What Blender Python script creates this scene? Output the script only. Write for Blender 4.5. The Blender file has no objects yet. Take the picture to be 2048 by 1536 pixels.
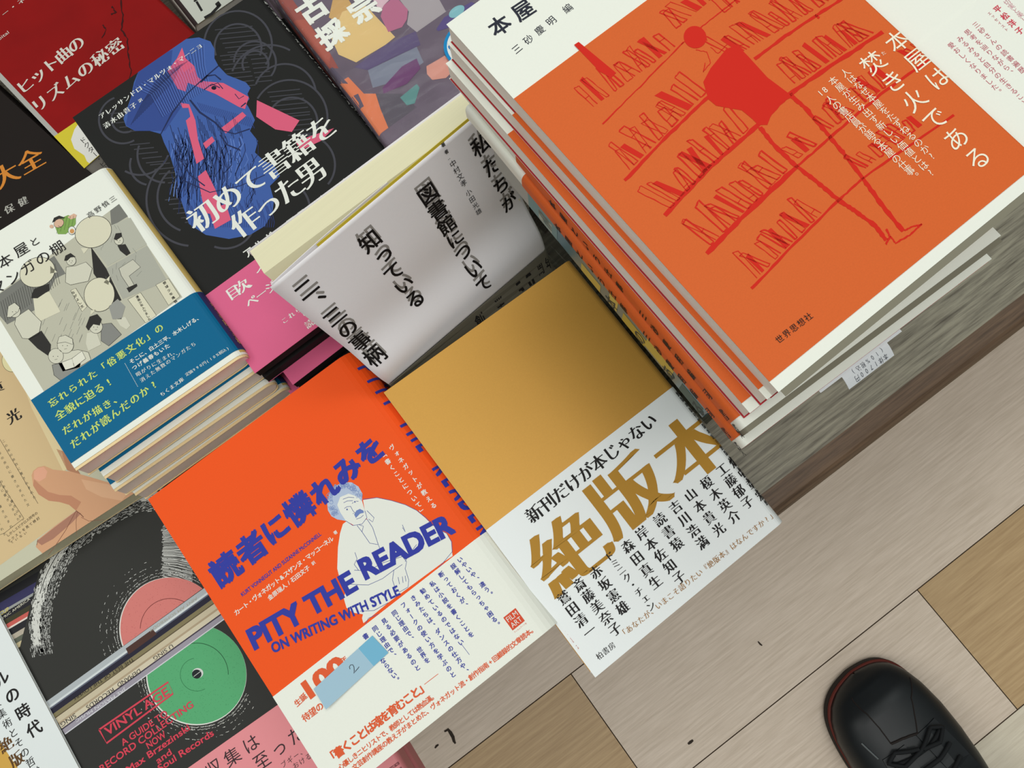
import bpy, math, random
from mathutils import Matrix, Vector
from mathutils.geometry import tessellate_polygon

# ------------------------------------------------------------------ camera, sky, lamps, exposure
# all lengths below are millimetres measured from the camera; floor is 800 mm below it, table top 519 mm below it
S = .001
HC = 800.0
F_PX = 1562.66
RC = Matrix(((0.8064118922846558, 0.5855431482009827, -0.08269873987409158),
             (-0.5879729493768506, 0.7789882266541795, -0.21786498923705927),
             (-0.06314800695958699, 0.22431354022675173, 0.9724689017588035)))
scn = bpy.context.scene
COL = scn.collection
cam_d = bpy.data.cameras.new('camera')
cam = bpy.data.objects.new('camera', cam_d)
COL.objects.link(cam)
cam_d.sensor_width = 36
cam_d.lens = F_PX / 2048 * 36
cam_d.clip_start = .01
cam.matrix_world = Matrix.Translation((0, 0, HC * S)) @ RC.to_4x4()
scn.camera = cam
scn.view_settings.view_transform = 'Standard'
scn.view_settings.look = 'None'
scn.view_settings.gamma = 1
scn.view_settings.exposure = -0.13
scn.view_settings.use_curve_mapping = False
world = bpy.data.worlds.new('world')
scn.world = world
world.use_nodes = True
_nt = world.node_tree; _bg = _nt.nodes['Background']
_tc = _nt.nodes.new('ShaderNodeTexCoord'); _sx = _nt.nodes.new('ShaderNodeSeparateXYZ'); _cr = _nt.nodes.new('ShaderNodeValToRGB')
_nt.links.new(_tc.outputs['Generated'], _sx.inputs[0]); _nt.links.new(_sx.outputs['Z'], _cr.inputs[0]); _nt.links.new(_cr.outputs[0], _bg.inputs[0])
_cr.color_ramp.elements[0].position = .25; _cr.color_ramp.elements[0].color = (.13, .125, .11, 1)     # dim shop near the floor
_cr.color_ramp.elements[1].position = .8; _cr.color_ramp.elements[1].color = (.94, 1.0, .96, 1)    # pale ceiling
_bg.inputs[1].default_value = .60

def area(name, loc, target, sx, sy, power, color):
    l = bpy.data.lights.new(name, 'AREA'); l.shape = 'RECTANGLE'; l.size = sx; l.size_y = sy
    l.energy = power; l.color = color
    o = bpy.data.objects.new(name, l); COL.objects.link(o)
    o.location = loc
    o.rotation_euler = (Vector(target) - Vector(loc)).to_track_quat('-Z', 'Y').to_euler()
    return o
area('ceiling_lamp', (-1.5, 1.0, 2.5), (-.3, .3, 0), 1.6, .5, 15, (1, .985, .93))
area('ceiling_lamp', (1.0, 1.1, 2.7), (.6, .6, 0), 1.6, .5, 17, (.95, 1, .97))
area('ceiling_lamp', (-.1, -.3, 2.8), (-.05, -.1, 0), 1.8, .6, 22, (1, .985, .95))

# ------------------------------------------------------------------ helpers
def proj_ray(px, py):
    return RC @ Vector(((px - 1024) / F_PX, -(py - 768) / F_PX, -1))

MATS = {}
def lin(c):
    return tuple(((v / 255) / 12.92 if v / 255 <= .04045 else ((v / 255 + .055) / 1.055) ** 2.4) for v in c)
def mat(name, rgb, rough=.55, spec=.35, noise=0.0, nscale=900, metal=0.0, coat=0.0, bump=0.0):
    if name in MATS: return MATS[name]
    m = bpy.data.materials.new(name); m.use_nodes = True
    nt = m.node_tree; b = nt.nodes['Principled BSDF']
    c = lin(rgb) + (1,)
    b.inputs['Base Color'].default_value = c
    b.inputs['Roughness'].default_value = rough
    b.inputs['Specular IOR Level'].default_value = spec
    b.inputs['Metallic'].default_value = metal
    b.inputs['Coat Weight'].default_value = coat
    b.inputs['Coat Roughness'].default_value = .12
    if noise or bump:
        tc = nt.nodes.new('ShaderNodeTexCoord'); n = nt.nodes.new('ShaderNodeTexNoise')
        n.inputs['Scale'].default_value = nscale; n.inputs['Detail'].default_value = 3
        nt.links.new(tc.outputs['Object'], n.inputs['Vector'])
        if noise:
            mx = nt.nodes.new('ShaderNodeMix'); mx.data_type = 'RGBA'
            mx.inputs[6].default_value = tuple(v * (1 - noise) for v in c[:3]) + (1,)
            mx.inputs[7].default_value = tuple(min(1, v * (1 + noise)) for v in c[:3]) + (1,)
            nt.links.new(n.outputs['Fac'], mx.inputs[0]); nt.links.new(mx.outputs[2], b.inputs['Base Color'])
        if bump:
            bp = nt.nodes.new('ShaderNodeBump'); bp.inputs['Strength'].default_value = bump; bp.inputs['Distance'].default_value = .0002
            nt.links.new(n.outputs['Fac'], bp.inputs['Height']); nt.links.new(bp.outputs['Normal'], b.inputs['Normal'])
    MATS[name] = m
    return m
def pages_mat(name, rgb, k=.22, scale=2600):
    if name in MATS: return MATS[name]
    m = mat(name, rgb, .8, .1)
    nt = m.node_tree; b = nt.nodes['Principled BSDF']
    tc = nt.nodes.new('ShaderNodeTexCoord'); mp = nt.nodes.new('ShaderNodeMapping')
    mp.inputs['Scale'].default_value = (6, 6, scale)
    n = nt.nodes.new('ShaderNodeTexNoise'); n.inputs['Scale'].default_value = 1; n.inputs['Detail'].default_value = 2
    mx = nt.nodes.new('ShaderNodeMix'); mx.data_type = 'RGBA'
    c = lin(rgb)
    mx.inputs[6].default_value = tuple(v * (1 - k) for v in c) + (1,)
    mx.inputs[7].default_value = tuple(min(1, v * (1 + k * .6)) for v in c) + (1,)
    nt.links.new(tc.outputs['Object'], mp.inputs['Vector']); nt.links.new(mp.outputs[0], n.inputs['Vector'])
    nt.links.new(n.outputs['Fac'], mx.inputs[0]); nt.links.new(mx.outputs[2], b.inputs['Base Color'])
    return m
def ink(rgb):
    return mat('ink_%02x%02x%02x' % tuple(rgb), rgb, .55, .15)

def tag(o, label=None, cat=None, group=None, kind=None):
    for k, v in (('label', label), ('category', cat), ('group', group), ('kind', kind)):
        if v: o[k] = v
    return o

class MB:
    sm = 0
    """collects vertices (mm) and faces with materials; builds ONE mesh object"""
    def __init__(s): s.v = []; s.f = []; s.m = []; s.mats = []
    def mi(s, m):
        if m not in s.mats: s.mats.append(m)
        return s.mats.index(m)
    def add(s, vs, fs, m):
        n = len(s.v); s.v += [tuple(v) for v in vs]; k = s.mi(m)
        for f in fs: s.f.append(tuple(i + n for i in f)); s.m.append(k)
    def box(s, x0, x1, y0, y1, z0, z1, m):
        s.add([(x, y, z) for z in (z0, z1) for y in (y0, y1) for x in (x0, x1)],
              [(0, 2, 3, 1), (4, 5, 7, 6), (0, 1, 5, 4), (2, 6, 7, 3), (0, 4, 6, 2), (1, 3, 7, 5)], m)
    def build(s, name, parent=None, matrix=None, smooth=False):
        me = bpy.data.meshes.new(name)
        me.from_pydata([(x * S, y * S, z * S) for x, y, z in s.v], [], s.f)
        for m in s.mats: me.materials.append(m)
        me.polygons.foreach_set('material_index', s.m)
        if smooth: me.polygons.foreach_set('use_smooth', [True] * len(s.m))
        if s.sm: me.polygons.foreach_set('use_smooth', [i < s.sm for i in range(len(s.m))])
        me.update()
        o = bpy.data.objects.new(name, me); COL.objects.link(o)
        if parent: o.parent = parent
        if matrix: o.matrix_world = matrix
        return o

# ------------------------------------------------------------------ lettering
_fc = bpy.data.curves.new('lettering', 'FONT'); _fc.size = 1
_fo = bpy.data.objects.new('lettering', _fc); COL.objects.link(_fo)
GC = {}
def glyph(s, res=3):
    """outline triangles and outward normals of a string set in the built-in font"""
    key = (s, res)
    if key in GC: return GC[key]
    _fc.body = s; _fc.resolution_u = res
    bpy.context.view_layer.update()
    ev = _fo.evaluated_get(bpy.context.evaluated_depsgraph_get()); me = ev.to_mesh()
    vs = [(v.co.x, v.co.y) for v in me.vertices]
    fs = [tuple(p.vertices) for p in me.polygons]
    cnt = {}
    for f in fs:
        for i in range(len(f)):
            a, b = f[i], f[(i + 1) % len(f)]
            k = (min(a, b), max(a, b))
            cnt[k] = None if k in cnt else (a, b)
    nr = [[0.0, 0.0] for _ in vs]
    # orientation of faces decides the outside
    for f in fs[:1]:
        pass
    for k, e in cnt.items():
        if e is None: continue
        a, b = e
        dx, dy = vs[b][0] - vs[a][0], vs[b][1] - vs[a][1]
        L = math.hypot(dx, dy)
        if L < 1e-7: continue
        n = (dy / L, -dx / L)
        for i in (a, b): nr[i][0] += n[0]; nr[i][1] += n[1]
    sg = 0
    for f in fs:
        for i in range(1, len(f) - 1):
            p, q, r = vs[f[0]], vs[f[i]], vs[f[i + 1]]
            sg += (q[0] - p[0]) * (r[1] - p[1]) - (r[0] - p[0]) * (q[1] - p[1])
    sg = 1 if sg >= 0 else -1
    out = []
    for n in nr:
        L = math.hypot(*n)
        out.append((sg * n[0] / L, sg * n[1] / L) if L > 1e-6 else (0, 0))
    ev.to_mesh_clear()
    GC[key] = (vs, fs, out)
    return GC[key]

# per style: outline offset across / along y, then shifted impressions that thicken the strokes
_d4 = lambda a, b: ((0, 0), (a, b), (-a, b), (a, -b), (-a, -b))
STY = {'g': (0, 0, ((0, 0),)), 'G': (0, 0, _d4(.018, .016)), 'H': (0, 0, _d4(.032, .028)), 'X': (0, 0, _d4(.045, .04) + ((.045, 0), (-.045, 0))),
       'm': (0, -.012, ((.008, 0), (-.008, 0))), 'M': (0, -.014, ((0, 0), (.03, 0), (-.03, 0), (.015, 0), (-.015, 0))), 'B': (0, 0, ((0, 0), (.026, .008), (-.026, -.008))),
       'W': (0, -.012, ((0, 0), (.034, 0), (-.034, 0), (.017, 0), (-.017, 0)))}
VROT = set('ー―—…「」『』()()~:/')
VPUN = set('、。')
SMALL = set('っゃゅょァィゥェォッャュョ')

class Art:
    """flat print in page coordinates: u to the right, v down from the head, in mm; pages[i] = surface point function"""
    def __init__(s, book, frame=(0, 0, 1)):
        s.b = book; s.items = []; s.fr = frame
    def P(s, p):
        ox, oy, k = s.fr
        return s.b.uv(ox + p[0] / k, oy + p[1] / k)
    def tri(s, pts, fs, m, layer): s.items.append((pts, fs, m, layer))
    def poly(s, pts, rgb, layer=1, raw=False):
        q = pts if raw else [s.P(p) for p in pts]
        cuts = [(1, 1, 0.0), (1, -1, -s.b.h), (0, 1, 0.0) if s.b.spine == 'R' else (0, -1, -s.b.w)]
        for ax, sg, lim in cuts:      # keep the print on the sheet
            out = []
            for i in range(len(q)):
                a_, b_ = q[i], q[(i + 1) % len(q)]; da, db = sg * a_[ax] - lim, sg * b_[ax] - lim
                if da >= 0: out.append(a_)
                if da * db < 0:
                    k = da / (da - db); out.append((a_[0] + (b_[0] - a_[0]) * k, a_[1] + (b_[1] - a_[1]) * k))
            q = out
            if len(q) < 3: return
        fs = tessellate_polygon([[Vector((a, b, 0)) for a, b in q]])
        s.tri(q, [tuple(f) for f in fs], ink(rgb), layer)
    def ell(s, c, rx, ry, rgb, layer=1, n=36, a=0.0, raw=False):
        s.poly([(c[0] + rx * math.cos(t) * math.cos(a) - ry * math.sin(t) * math.sin(a),
                 c[1] + rx * math.cos(t) * math.sin(a) + ry * math.sin(t) * math.cos(a))
                for t in [2 * math.pi * i / n for i in range(n)]], rgb, layer, raw)
    def line(s, pts, w, rgb, layer=2, raw=False, jit=0.0, rnd=None, close=False):
        """w in photo-frame units unless raw"""
        q = pts if raw else [s.P(p) for p in pts]
        if not raw: w = w / s.fr[2] * s.b.mmpx
        if close: q = q + [q[0]]
        n = len(q); L = []; R = []
        for i in range(n):
            a = q[max(0, i - 1)]; b = q[min(n - 1, i + 1)]
            dx, dy = b[0] - a[0], b[1] - a[1]; d = math.hypot(dx, dy) or 1
            ww = w * .5 * (1 + (rnd.uniform(-jit, jit) if rnd else 0))
            nx, ny = -dy / d * ww, dx / d * ww
            L.append((q[i][0] + nx, q[i][1] + ny)); R.append((q[i][0] - nx, q[i][1] - ny))
        s.tri(L + R, [(i, i + 1, n + i + 1, n + i) for i in range(n - 1)], ink(rgb), layer)
    def arc(s, c, r, a0, a1, w, rgb, layer=2, n=28, ry=None, jit=0, rnd=None):
        ry = ry or r
        s.line([(c[0] + r * math.cos(math.radians(a0 + (a1 - a0) * i / n)), c[1] + ry * math.sin(math.radians(a0 + (a1 - a0) * i / n))) for i in range(n + 1)], w, rgb, layer, jit=jit, rnd=rnd)
    def put(s, g, cx, cy, ang, sx, sy, st, m, layer, mid=(.5, .38), rot=0):
        vs, fs, nr = g
        dx, dy, imp = STY[st]; ca, sa = math.cos(ang), math.sin(ang); cr, sr = math.cos(rot), math.sin(rot)
        for k, (ox_, oy_) in enumerate(imp):
            out = []
            for (x, y), (nx, ny) in zip(vs, nr):
                X = (x + nx * dx + ox_ - mid[0]); Y = (y + ny * dy + oy_ - mid[1])
                X, Y = X * cr - Y * sr, X * sr + Y * cr
                X *= sx; Y *= sy
                out.append((cx + X * ca + Y * sa, cy + X * sa - Y * ca))
            keep = fs
            if dy:      # leave out slivers that the thinning turned over
                keep = []
                for f in fs:
                    o1 = sum(vs[f[i]][0] * vs[f[(i + 1) % len(f)]][1] - vs[f[(i + 1) % len(f)]][0] * vs[f[i]][1] for i in range(len(f)))
                    o2 = -sum(out[f[i]][0] * out[f[(i + 1) % len(f)]][1] - out[f[(i + 1) % len(f)]][0] * out[f[i]][1] for i in range(len(f)))
                    if o1 * o2 > 0: keep.append(f)
            s.tri(out, keep, m, layer + k * .12)
    def text(s, t, p0, p1, em, rgb, st='g', mode='h', layer=5, tilt=None, res=3, sx=1.0, raw=False):
        """p0/p1: centres of first and last character; em in photo-frame units (mm if raw)"""
        a = p0 if raw else s.P(p0); b = p1 if raw else s.P(p1)
        if not raw: em = em / s.fr[2] * s.b.mmpx
        n = len(t); ang = math.atan2(b[1] - a[1], b[0] - a[0]) if tilt is None else math.radians(tilt)
        if mode == 'v': ang = 0.0 if tilt is None else math.radians(tilt)
        if mode == 's': ang = math.pi / 2
        m = ink(rgb)
        for i, ch in enumerate(t):
            if ch in '  ': continue
            k = i / (n - 1) if n > 1 else 0
            x, y = a[0] + (b[0] - a[0]) * k, a[1] + (b[1] - a[1]) * k
            g = glyph(ch, res)
            if not g[1]: continue
            mid = (.5, .38); rot = 0
            if ord(ch) < 256:
                xs = [v[0] for v in g[0]]; mid = ((min(xs) + max(xs)) / 2, .36)
            if mode == 'v':
                if ch in VROT: rot = -math.pi / 2
                elif ch in VPUN: x += em * .55; y -= em * .5
                elif ch in SMALL: x += em * .1; y -= em * .08
            s.put(g, x, y, ang, em * sx, em, st, m, layer, mid, rot)
    def word(s, t, p0, p1, cap, rgb, st='G', layer=5, ang=None, raw=False, flip=False):
        """proportional Latin string: p0/p1 = middle of its left and right end"""
        a = p0 if raw else s.P(p0); b = p1 if raw else s.P(p1)
        if not raw: cap = cap / s.fr[2] * s.b.mmpx
        g = glyph(t, 3)
        xs = [v[0] for v in g[0]]; x0, x1 = min(xs), max(xs)
        L = math.hypot(b[0] - a[0], b[1] - a[1])
        s.put(g, (a[0] + b[0]) / 2, (a[1] + b[1]) / 2, math.atan2(b[1] - a[1], b[0] - a[0]), L / (x1 - x0), cap / .69, st, ink(rgb), layer, ((x0 + x1) / 2, .345))

# ------------------------------------------------------------------ books
class Book:
    skew = 0.0
    def __init__(s, name, label, pose, w, h, t, spine='R', roll=3.0, cat='book', group=None, bow=None, stand=0):
        x, y, z, a, b, c = pose
        s.w, s.h, s.t, s.spine = w, h, t, spine
        s.roll = min(roll, t * .5) if not isinstance(roll, tuple) else None
        s.rx, s.rz = (roll if isinstance(roll, tuple) else (s.roll, s.roll))
        s.bow = bow
        s.M = Matrix.Translation((x, y, z)) @ Matrix.Rotation(math.radians(a), 4, 'Z') @ Matrix.Rotation(math.radians(b), 4, 'X') @ Matrix.Rotation(math.radians(c), 4, 'Y')
        s.MI = s.M.inverted()
        W = Matrix.Translation((0, 0, HC)) @ s.M @ Matrix.Translation((0, 0, -t))
        W = W.copy(); W.translation *= S
        s.root = bpy.data.objects.new(name, None); COL.objects.link(s.root)
        s.root.empty_display_size = .02
        s.root.matrix_world = W
        tag(s.root, label, cat, group)
        s.mmpx = 1.0
        q = s.uv(*s.px(w * .5, h * .4)); p = s.px(w * .5, h * .4); q2 = s.uv(p[0] + 5, p[1] - 4)
        s.mmpx = math.hypot(q2[0] - q[0], q2[1] - q[1]) / math.hypot(5, 4)
    def px(s, u, v):
        P = RC.transposed() @ (s.M @ Vector((u, -v, 0)))
        return 1024 + F_PX * P.x / -P.z, 768 - F_PX * P.y / -P.z
    def uv(s, px, py):
        d = s.MI.to_3x3() @ proj_ray(px, py); o = s.MI @ Vector((0, 0, 0))
        k = -o.z / d.z; p = o + d * k
        return (p.x, -p.y)
    def prof(s, q, off=0.0):
        """point of the cover's cross section at arc length q from the fore-edge (top sheet, spine, bottom sheet)"""
        rx, rz = s.rx, s.rz; f = s.w - rx
        La = math.pi / 2 * (rx + rz) / 2; mid = s.t - 2 * rz
        if q <= f: p = (q, s.t); n = (0, 1)
        elif q <= f + La:
            a = (q - f) / La * math.pi / 2; p = (f + rx * math.sin(a), s.t - rz + rz * math.cos(a)); n = (math.sin(a), math.cos(a))
        elif q <= f + La + mid: p = (s.w, s.t - rz - (q - f - La)); n = (1, 0)
        elif q <= f + 2 * La + mid:
            a = (q - f - La - mid) / La * math.pi / 2; p = (f + rx * math.cos(a), rz - rz * math.sin(a)); n = (math.cos(a), -math.sin(a))
        else: p = (f - (q - f - 2 * La - mid), 0); n = (0, -1)
        return p[0] + n[0] * off, p[1] + n[1] * off
    def plen(s):
        return 2 * (s.w - s.rx) + math.pi / 2 * (s.rx + s.rz) + s.t - 2 * s.rz
    def pt(s, u, v, off=0.0):
        q = u if s.spine == 'R' else s.w - u
        x, z = s.prof(q, off)
        if s.spine == 'L': x = s.w - x
        if s.bow: z += s.bow(x, v) * max(0, z / s.t)
        return (x, -v, z)
    def wrap(s, mb, m, v0, v1, off, th=.25, nv=6, q0=0.0, q1=None, nq=1):
        """a sheet folded round the book between heights v0 and v1"""
        q1 = q1 or s.plen(); f = s.w - s.rx
        La = math.pi / 2 * (s.rx + s.rz) / 2; mid = s.t - 2 * s.rz
        qs = [q0 + (f - q0) * i / (nq + 1) for i in range(nq + 1)]; qs += [f + La * i / 7 for i in range(8)]; qs += [f + La + mid + La * i / 7 for i in range(8)]; qs += [q1]
        qs = sorted(set(round(q, 4) for q in qs))
        nu = len(qs); vs = []; fs = []
        for o in (off, off - th):
            for q in qs:
                for j in range(nv + 1):
                    u = q if s.spine == 'R' else s.w - q
                    vs.append(s.pt(u, v0 + s.skew * min(u, s.w) * (1 - j / nv) + (v1 - v0) * j / nv, o))
        N = nu * (nv + 1); I = lambda i, j, k=0: k * N + i * (nv + 1) + j
        for i in range(nu - 1):
            for j in range(nv):
                a = (I(i, j), I(i, j + 1), I(i + 1, j + 1), I(i + 1, j)); b = (I(i, j, 1), I(i + 1, j, 1), I(i + 1, j + 1, 1), I(i, j + 1, 1))
                if s.spine == 'L': a = a[::-1]; b = b[::-1]
                fs += [a, b]
        for i in range(nu - 1):
            fs += [(I(i, 0), I(i + 1, 0), I(i + 1, 0, 1), I(i, 0, 1)), (I(i, nv), I(i, nv, 1), I(i + 1, nv, 1), I(i + 1, nv))]
        for j in range(nv):
            fs += [(I(0, j), I(0, j, 1), I(0, j + 1, 1), I(0, j + 1)), (I(nu - 1, j), I(nu - 1, j + 1), I(nu - 1, j + 1, 1), I(nu - 1, j, 1))]
        mb.add(vs, fs, m)
    def print_art(s, mb, art, off):
        lim = s.w - s.rx; big = getattr(s, 'fine', 0)
        for pts, fs, m, layer in art.items:
            qs = [u if s.spine == 'R' else s.w - u for u, v in pts]
            if max(qs) > lim or big:      # follow the rounded spine in short steps
                tris = []; st = [(pts[f[0]], pts[f[i]], pts[f[i + 1]]) for f in fs for i in range(1, len(f) - 1)]
                step = big or 1.6
                while st:
                    t = st.pop(); us = [p[0] if s.spine == 'R' else s.w - p[0] for p in t]
                    e = [(abs(t[i][0] - t[(i + 1) % 3][0]) + (abs(t[i][1] - t[(i + 1) % 3][1]) if big else 0), i) for i in range(3)]
                    L_, i = max(e)
                    if L_ > step and (max(us) > lim or big) and len(tris) + len(st) < 6000:
                        a_, b_, c_ = t[i], t[(i + 1) % 3], t[(i + 2) % 3]; mm = ((a_[0] + b_[0]) / 2, (a_[1] + b_[1]) / 2)
                        st += [(a_, mm, c_), (mm, b_, c_)]
                    else: tris.append(t)
                vv = [s.pt(u, v, off + .03 * layer) for t in tris for u, v in t]
                mb.add(vv, [(3 * i, 3 * i + 1, 3 * i + 2) for i in range(len(tris))], m)
                continue
            mb.add([s.pt(u, v, off + .03 * layer) for u, v in pts], fs, m)
    def part(s, name, mb, label=None, parent=None):
        o = mb.build(name, parent or s.root)
        if label: o['label'] = label
        return o
    def jacket(s, m, art=None, off=0.0, name='cover', v0=0, v1=None, nv=6, label=None, nq=1, smooth=False):
        mb = MB(); s.wrap(mb, m, v0, s.h if v1 is None else v1, off, nv=nv, nq=nq)
        if smooth: mb.sm = len(mb.f)
        if art: s.print_art(mb, art, off + .02)
        return s.part(name, mb, label)
    def pages(s, m, inset=.5, head=.4, z0=.35, z1=.35, foot=None):
        foot = head if foot is None else foot
        mb = MB(); rx, rz = s.rx, s.rz; x1 = s.w - .7
        sec = [(inset, z0), (s.w - rx, z0), (x1 - rx * .32, max(z0, rz * .32)), (x1, max(rz, z0)), (x1, min(s.t - rz, s.t - z1)), (x1 - rx * .32, min(s.t - rz * .32, s.t - z1)), (s.w - rx, s.t - z1), (inset, s.t - z1)]
        if s.spine == 'L': sec = [(s.w - x, z) for x, z in sec][::-1]
        k_ = len(sec); n = 10; vs = []; fs = []
        for i in range(n + 1):
            v = head + (s.h - head - foot) * i / n
            for x, z in sec: vs.append(s.body(x, v, z))
        for i in range(n):
            for k in range(k_):
                a, b = i * k_ + k, i * k_ + (k + 1) % k_
                fs.append((a, b, b + k_, a + k_))
        fs += [tuple(range(k_))[::-1], tuple(range(n * k_, n * k_ + k_))]
        mb.add(vs, fs, m)
        return s.part('page_block', mb)
    def body(s, x, v, z): return (x, -v, z)

BK = (32, 30, 30); WH = (226, 228, 220)
PG = pages_mat('page_edges', (240, 235, 226), .16)
PGC = pages_mat('cream_page_edges', (226, 220, 186), .07)
PGK = pages_mat('pinkish_page_edges', (244, 230, 220), .06)
def at(px, py, z):
    d = proj_ray(px, py); return d * (z / d.z)
def dup(root, pose_delta, label=None, group=None, rot=0.0, frame=None):
    """copy of a thing and of its parts; moved by (dx, dy, dz) mm and turned about its own corner"""
    r = root.copy(); COL.objects.link(r)
    d = Vector(pose_delta) * S
    W = (frame or root.matrix_world)
    r.matrix_world = Matrix.Translation(d) @ W @ Matrix.Rotation(math.radians(rot), 4, 'Z')
    if label: r['label'] = label
    if group: r['group'] = group
    for ch in root.children:
        c = ch.copy(); COL.objects.link(c); c.parent = r
        for g in ch.children:
            e = g.copy(); COL.objects.link(e); e.parent = c
    return r

# ------------------------------------------------------------------ floor of mixed wood planks
def wood_mat(name, base, dark, sc, streak, rough=.45):
    m = bpy.data.materials.new(name); m.use_nodes = True
    nt = m.node_tree; b = nt.nodes['Principled BSDF']; L = nt.links.new
    tc = nt.nodes.new('ShaderNodeTexCoord'); mp = nt.nodes.new('ShaderNodeMapping')
    mp.inputs['Scale'].default_value = (sc * .05, sc, sc)
    n1 = nt.nodes.new('ShaderNodeTexNoise'); n1.inputs['Scale'].default_value = 1; n1.inputs['Detail'].default_value = 6; n1.inputs['Roughness'].default_value = .65
    mp2 = nt.nodes.new('ShaderNodeMapping'); mp2.inputs['Scale'].default_value = (4, 16, 16)
    n2 = nt.nodes.new('ShaderNodeTexNoise'); n2.inputs['Scale'].default_value = 1; n2.inputs['Detail'].default_value = 3; n2.inputs['Distortion'].default_value = .6
    cr = nt.nodes.new('ShaderNodeValToRGB')
    cr.color_ramp.elements[0].position = .5 - streak; cr.color_ramp.elements[0].color = lin(dark) + (1,)
    cr.color_ramp.elements[1].position = .5 + streak * .55; cr.color_ramp.elements[1].color = lin(base) + (1,)
    mx = nt.nodes.new('ShaderNodeMix'); mx.data_type = 'RGBA'; mx.blend_type = 'MULTIPLY'; mx.inputs[0].default_value = .35
    cr2 = nt.nodes.new('ShaderNodeValToRGB'); cr2.color_ramp.elements[0].position = .3; cr2.color_ramp.elements[1].position = .7
    cr2.color_ramp.elements[0].color = (.84, .82, .79, 1); cr2.color_ramp.elements[1].color = (1, 1, 1, 1)
    L(tc.outputs['Object'], mp.inputs['Vector']); L(mp.outputs[0], n1.inputs['Vector']); L(n1.outputs['Fac'], cr.inputs[0])
    L(tc.outputs['Object'], mp2.inputs['Vector']); L(mp2.outputs[0], n2.inputs['Vector']); L(n2.outputs['Fac'], cr2.inputs[0])
    L(cr.outputs[0], mx.inputs[6]); L(cr2.outputs[0], mx.inputs[7]); L(mx.outputs[2], b.inputs['Base Color'])
    bp = nt.nodes.new('ShaderNodeBump'); bp.inputs['Strength'].default_value = .25; bp.inputs['Distance'].default_value = .0006
    L(n1.outputs['Fac'], bp.inputs['Height']); L(bp.outputs[0], b.inputs['Normal'])
    b.inputs['Roughness'].default_value = rough; b.inputs['Specular IOR Level'].default_value = .4
    return m
W_LIGHT = wood_mat('pale_wood', (222, 205, 188), (192, 174, 154), 420, .28)
W_LIGHT2 = wood_mat('pale_grey_wood', (220, 210, 190), (196, 184, 164), 420, .28)
W_TAN = wood_mat('tan_wood', (196, 166, 124), (160, 128, 88), 300, .3)
W_DARK = wood_mat('dark_grey_wood', (158, 152, 134), (84, 76, 64), 420, .2, .42)
W_EDGE = wood_mat('brown_edge_wood', (116, 92, 72), (76, 58, 44), 420, .2, .5)
M_GROOVE = mat('groove', (84, 70, 56), .8, .1)
fl = MB(); k0 = -87.0; PW = 132.6; PL = 900.0; g = .5
starts = {0: -55.6 - 2 * PL, 1: 260.5 - 2 * PL, 2: 96 - 2 * PL, -1: -455 - 2 * PL}
kinds = {(0, 1): W_TAN, (0, 2): W_LIGHT, (0, 0): W_LIGHT, (1, 1): W_LIGHT, (1, 2): W_TAN, (2, 1): W_TAN, (2, 2): W_LIGHT2, (2, 0): W_LIGHT, (-1, 2): W_LIGHT, (-1, 1): W_TAN}
rr = random.Random(4)
for r in range(-14, 12):
    y1 = k0 - PW * r; y0 = y1 - PW
    x = starts.get(r, -2600 + rr.random() * 900)
    for i in range(-1, 8):
        m = kinds.get((r, i)) or rr.choice([W_LIGHT, W_LIGHT2, W_TAN])
        if r == -1: m = W_LIGHT if i != 3 else W_TAN
        xa, xb = x + i * PL, x + (i + 1) * PL
        vs = [(xa + g, y0 + g, 0), (xb - g, y0 + g, 0), (xb - g, y1 - g, 0), (xa + g, y1 - g, 0)]
        lo = [(xa, y0, -.9), (xb, y0, -.9), (xb, y1, -.9), (xa, y1, -.9)]
        fl.add(vs, [(0, 1, 2, 3)], m)
        fl.add(vs + lo, [(0, 4, 5, 1), (1, 5, 6, 2), (2, 6, 7, 3), (3, 7, 4, 0)], M_GROOVE)
fl.box(-3000, 3000, -1800, 2000, -30, -1, M_GROOVE)
fo = fl.build('floor'); fo['kind'] = 'structure'
# black scuffs and dust flecks on the pale plank
def fleck(pts, w, z=.15):
    m = MB(); q = [at(x, y, -HC) for x, y in pts]; n = len(q)
    L = []; R = []
    for i in range(n):
        a, b = q[max(0, i - 1)], q[min(n - 1, i + 1)]; d = (b - a).normalized(); nn = Vector((-d.y, d.x, 0)) * w * (.3 + .7 * math.sin(math.pi * (i + .5) / n))
        L.append((q[i].x + nn.x, q[i].y + nn.y, z)); R.append((q[i].x - nn.x, q[i].y - nn.y, z))
    m.add(L + R, [(i, i + 1, n + i + 1, n + i) for i in range(n - 1)], mat('scuff', (52, 42, 34), .7, .2))
    m.add([(x, y, z + .5) for x, y, _ in L + R], [(i, i + 1, n + i + 1, n + i) for i in range(n - 1)], mat('scuff', (52, 42, 34), .7, .2))
    return m
sc_ = fleck([(889, 1463), (896, 1459), (901, 1465), (906, 1474), (908, 1482), (911, 1487)], 1.6)
tag(sc_.build('scuff_mark'), 'black hooked crumb of dirt on the pale plank beside the white-banded orange book', 'dirt')
sc_ = fleck([(870, 1496), (873, 1492), (877, 1489)], 1.0)
tag(sc_.build('dirt_speck'), 'tiny dark speck left of the hooked crumb on the pale plank', 'dirt')
sc_ = fleck([(1376, 1488), (1381, 1484), (1386, 1480)], 1.3)
tag(sc_.build('dirt_speck'), 'small brown speck on the wide pale plank between the shoe and the tan plank', 'dirt')
sc_ = fleck([(1516, 1283), (1520, 1288), (1524, 1291)], .8)
tag(sc_.build('dirt_speck'), 'faint speck in the middle of the wide pale plank above the shoe', 'dirt')

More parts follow.
